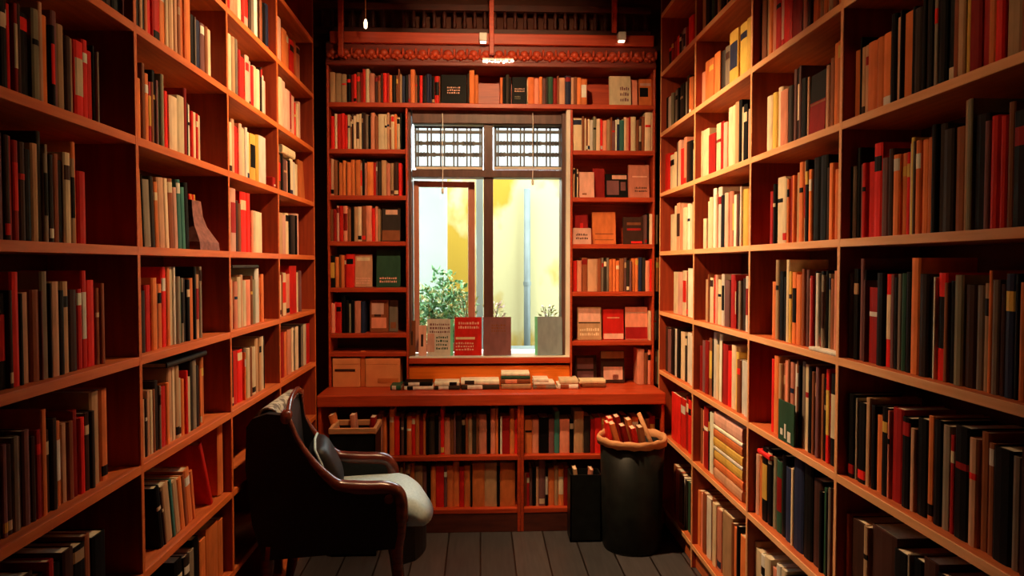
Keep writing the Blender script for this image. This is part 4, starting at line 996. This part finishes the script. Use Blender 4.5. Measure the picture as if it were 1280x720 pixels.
def leaf(bm, c, dirv, L_, w, mi_=0):
    d = Vector(dirv).normalized(); s = d.cross(Vector((rnd.uniform(-1, 1), rnd.uniform(-1, 1), rnd.uniform(-.3, 1)))).normalized(); nrm = d.cross(s)
    c = Vector(c)
    P = [c, c + d * L_ * .4 + s * w, c + d * L_ + nrm * L_ * -.1, c + d * L_ * .4 - s * w, c + d * L_ * .45 + nrm * w * .35]
    v = [bm.verts.new(x) for x in P]
    for f in ((0, 1, 4), (1, 2, 4), (2, 3, 4), (3, 0, 4)): bm.faces.new([v[i] for i in f]).material_index = mi_
def bush(name, label, u, v_top, v_bot, Y, wpx, n, mats, base, lsz, cat):
    c = onY(u, v_bot, Y); top_ = onY(u, v_top, Y).z; w = wpx / FPX * Y / 2
    r = empty(name, (c.x, Y, base), label, cat)
    bm = bmesh.new(); ns = 9
    tips = []
    for i in range(ns):
        x, y = rnd.uniform(-w, w) * .9, rnd.uniform(-w, w) * .5
        h = (top_ - base) * rnd.uniform(.8, .98) * (1 - .15 * abs(x) / w)
        tube(bm, smooth_pts([(x * .15, y * .15, 0), (x * .5, y * .5, h * .6), (x, y, h)], 3), .006, 6); tips.append((x, y, h))
    link('stems', bm, 'stem', r)
    bm = bmesh.new()
    for i in range(n):
        t = rnd.choice(tips); f = rnd.uniform(.6, 1.05)
        c_ = Vector((t[0] * f + rnd.uniform(-1, 1) * w * .25, t[1] * f + rnd.uniform(-1, 1) * w * .25, t[2] * rnd.uniform(.72, 1.03)))
        leaf(bm, c_, (rnd.uniform(-1, 1), rnd.uniform(-1, 1), rnd.uniform(-.4, .9)), lsz * rnd.uniform(.7, 1.3), lsz * .28, 0 if rnd.random() < .75 else 1)
    link('foliage', bm, mats, r)
bush('shrub', 'leafy green shrub outside the left window pane', 552, 338, 440, 5.75, 100, 1500, ['leaf_green', 'leaf_pale'], -.02, .055, 'shrub')
for i, (u, vt, wpx, n, m, lab) in enumerate(((583, 366, 34, 90, ['leaf_pale', 'leaf_green'], 'pale green potted plant behind the red cover'), (617, 375, 34, 80, ['petal', 'leaf_pale'], 'dusky flowering potted plant behind the mauve cover'),
                         (685, 380, 30, 60, ['leaf_pale', 'petal'], 'pale flowering potted plant behind the grey cover'))):
    zb_ = sz1 + .001; c = onY(u, 400, 5.2)
    if i == 3: zb_ = onY(u, 436, 6.2).z + .002; Yp = 6.22; c = onY(u, 400, Yp)
    else: Yp = 5.21
    r = empty('potted_plant', (c.x, Yp, zb_), lab, 'plant')
    top_ = onY(u, vt, Yp).z - zb_; ph = top_ * .5; w = wpx / FPX * Yp / 2
    bm = bmesh.new(); lathe(bm, [(.035, 0), (.05, ph), (.056, ph), (.056, ph + .015), (.045, ph + .015), (.04, ph - .01)], n=18); link('pot', bm, 'terracotta', r, smooth=True)
    bm = bmesh.new()
    for j in range(n):
        a_ = rnd.uniform(0, 2 * PI); q_ = rnd.uniform(0, 1) ** .5
        leaf(bm, (math.cos(a_) * q_ * w * .7, math.sin(a_) * q_ * w * .4, rnd.uniform(ph + .01, top_ - .02)), (math.cos(a_), math.sin(a_), rnd.uniform(0, 1.2)), .04 * rnd.uniform(.6, 1.2), .009, 0 if rnd.random() < .65 else 1)
    link('foliage', bm, m, r)
    bm = bmesh.new()
    for j in range(5): tube(bm, [(0, 0, ph - .01), (rnd.uniform(-1, 1) * w * .5, rnd.uniform(-1, 1) * w * .3, top_ - .02)], .003, 5)
    link('stems', bm, 'stem', r)

# ------------------------------------------------------------------ daylight
w = bpy.data.worlds.new('World'); bpy.context.scene.world = w; w.use_nodes = True
bg = w.node_tree.nodes['Background']
sky = w.node_tree.nodes.new('ShaderNodeTexSky'); sky.sky_type = 'HOSEK_WILKIE'; sky.turbidity = 5; sky.sun_direction = (-.5, -.6, .9)
mixw = w.node_tree.nodes.new('ShaderNodeMix'); mixw.data_type = 'RGBA'; mixw.inputs['Factor'].default_value = .65
mixw.inputs['B'].default_value = (.9, 1.0, 1.0, 1)
w.node_tree.links.new(sky.outputs['Color'], mixw.inputs['A']); w.node_tree.links.new(mixw.outputs['Result'], bg.inputs['Color'])
bg.inputs['Strength'].default_value = 19.0
sl = bpy.data.lights.new('sun', 'SUN'); sl.energy = 3.0; sl.angle = .02; sl.color = (1, .93, .8)
so_ = bpy.data.objects.new('sun', sl); C.objects.link(so_)
so_.rotation_euler = Vector((.35, .55, -1.0)).to_track_quat('-Z', 'Y').to_euler()
pl = bpy.data.lights.new('window_portal', 'AREA'); pl.shape = 'RECTANGLE'; pl.size = wx1 - wx0; pl.size_y = wz1 - wz0
po = bpy.data.objects.new('window_portal', pl); C.objects.link(po); po.location = ((wx0 + wx1) / 2, WB + .2, (wz0 + wz1) / 2)
po.rotation_euler = (-PI / 2, 0, 0); pl.cycles.is_portal = True

# ------------------------------------------------------------------ camera and view
cd = bpy.data.cameras.new('camera'); cam = bpy.data.objects.new('camera', cd); C.objects.link(cam)
cd.sensor_width = 36; cd.lens = FPX / 1280 * 36; cd.clip_start = .02
M = Matrix((CR, CU, -CF)).transposed().to_4x4(); M.translation = CO; cam.matrix_world = M
sc_ = bpy.context.scene; sc_.camera = cam
sc_.view_settings.view_transform = 'Standard'; sc_.view_settings.look = 'None'; sc_.view_settings.gamma = 1; sc_.view_settings.use_curve_mapping = False
sc_.view_settings.exposure = 0.0
sc_.cycles.max_bounces = 10; sc_.cycles.diffuse_bounces = 6; sc_.cycles.transparent_max_bounces = 8
sc_.cycles.use_denoising = True; sc_.cycles.caustics_reflective = False; sc_.cycles.caustics_refractive = False
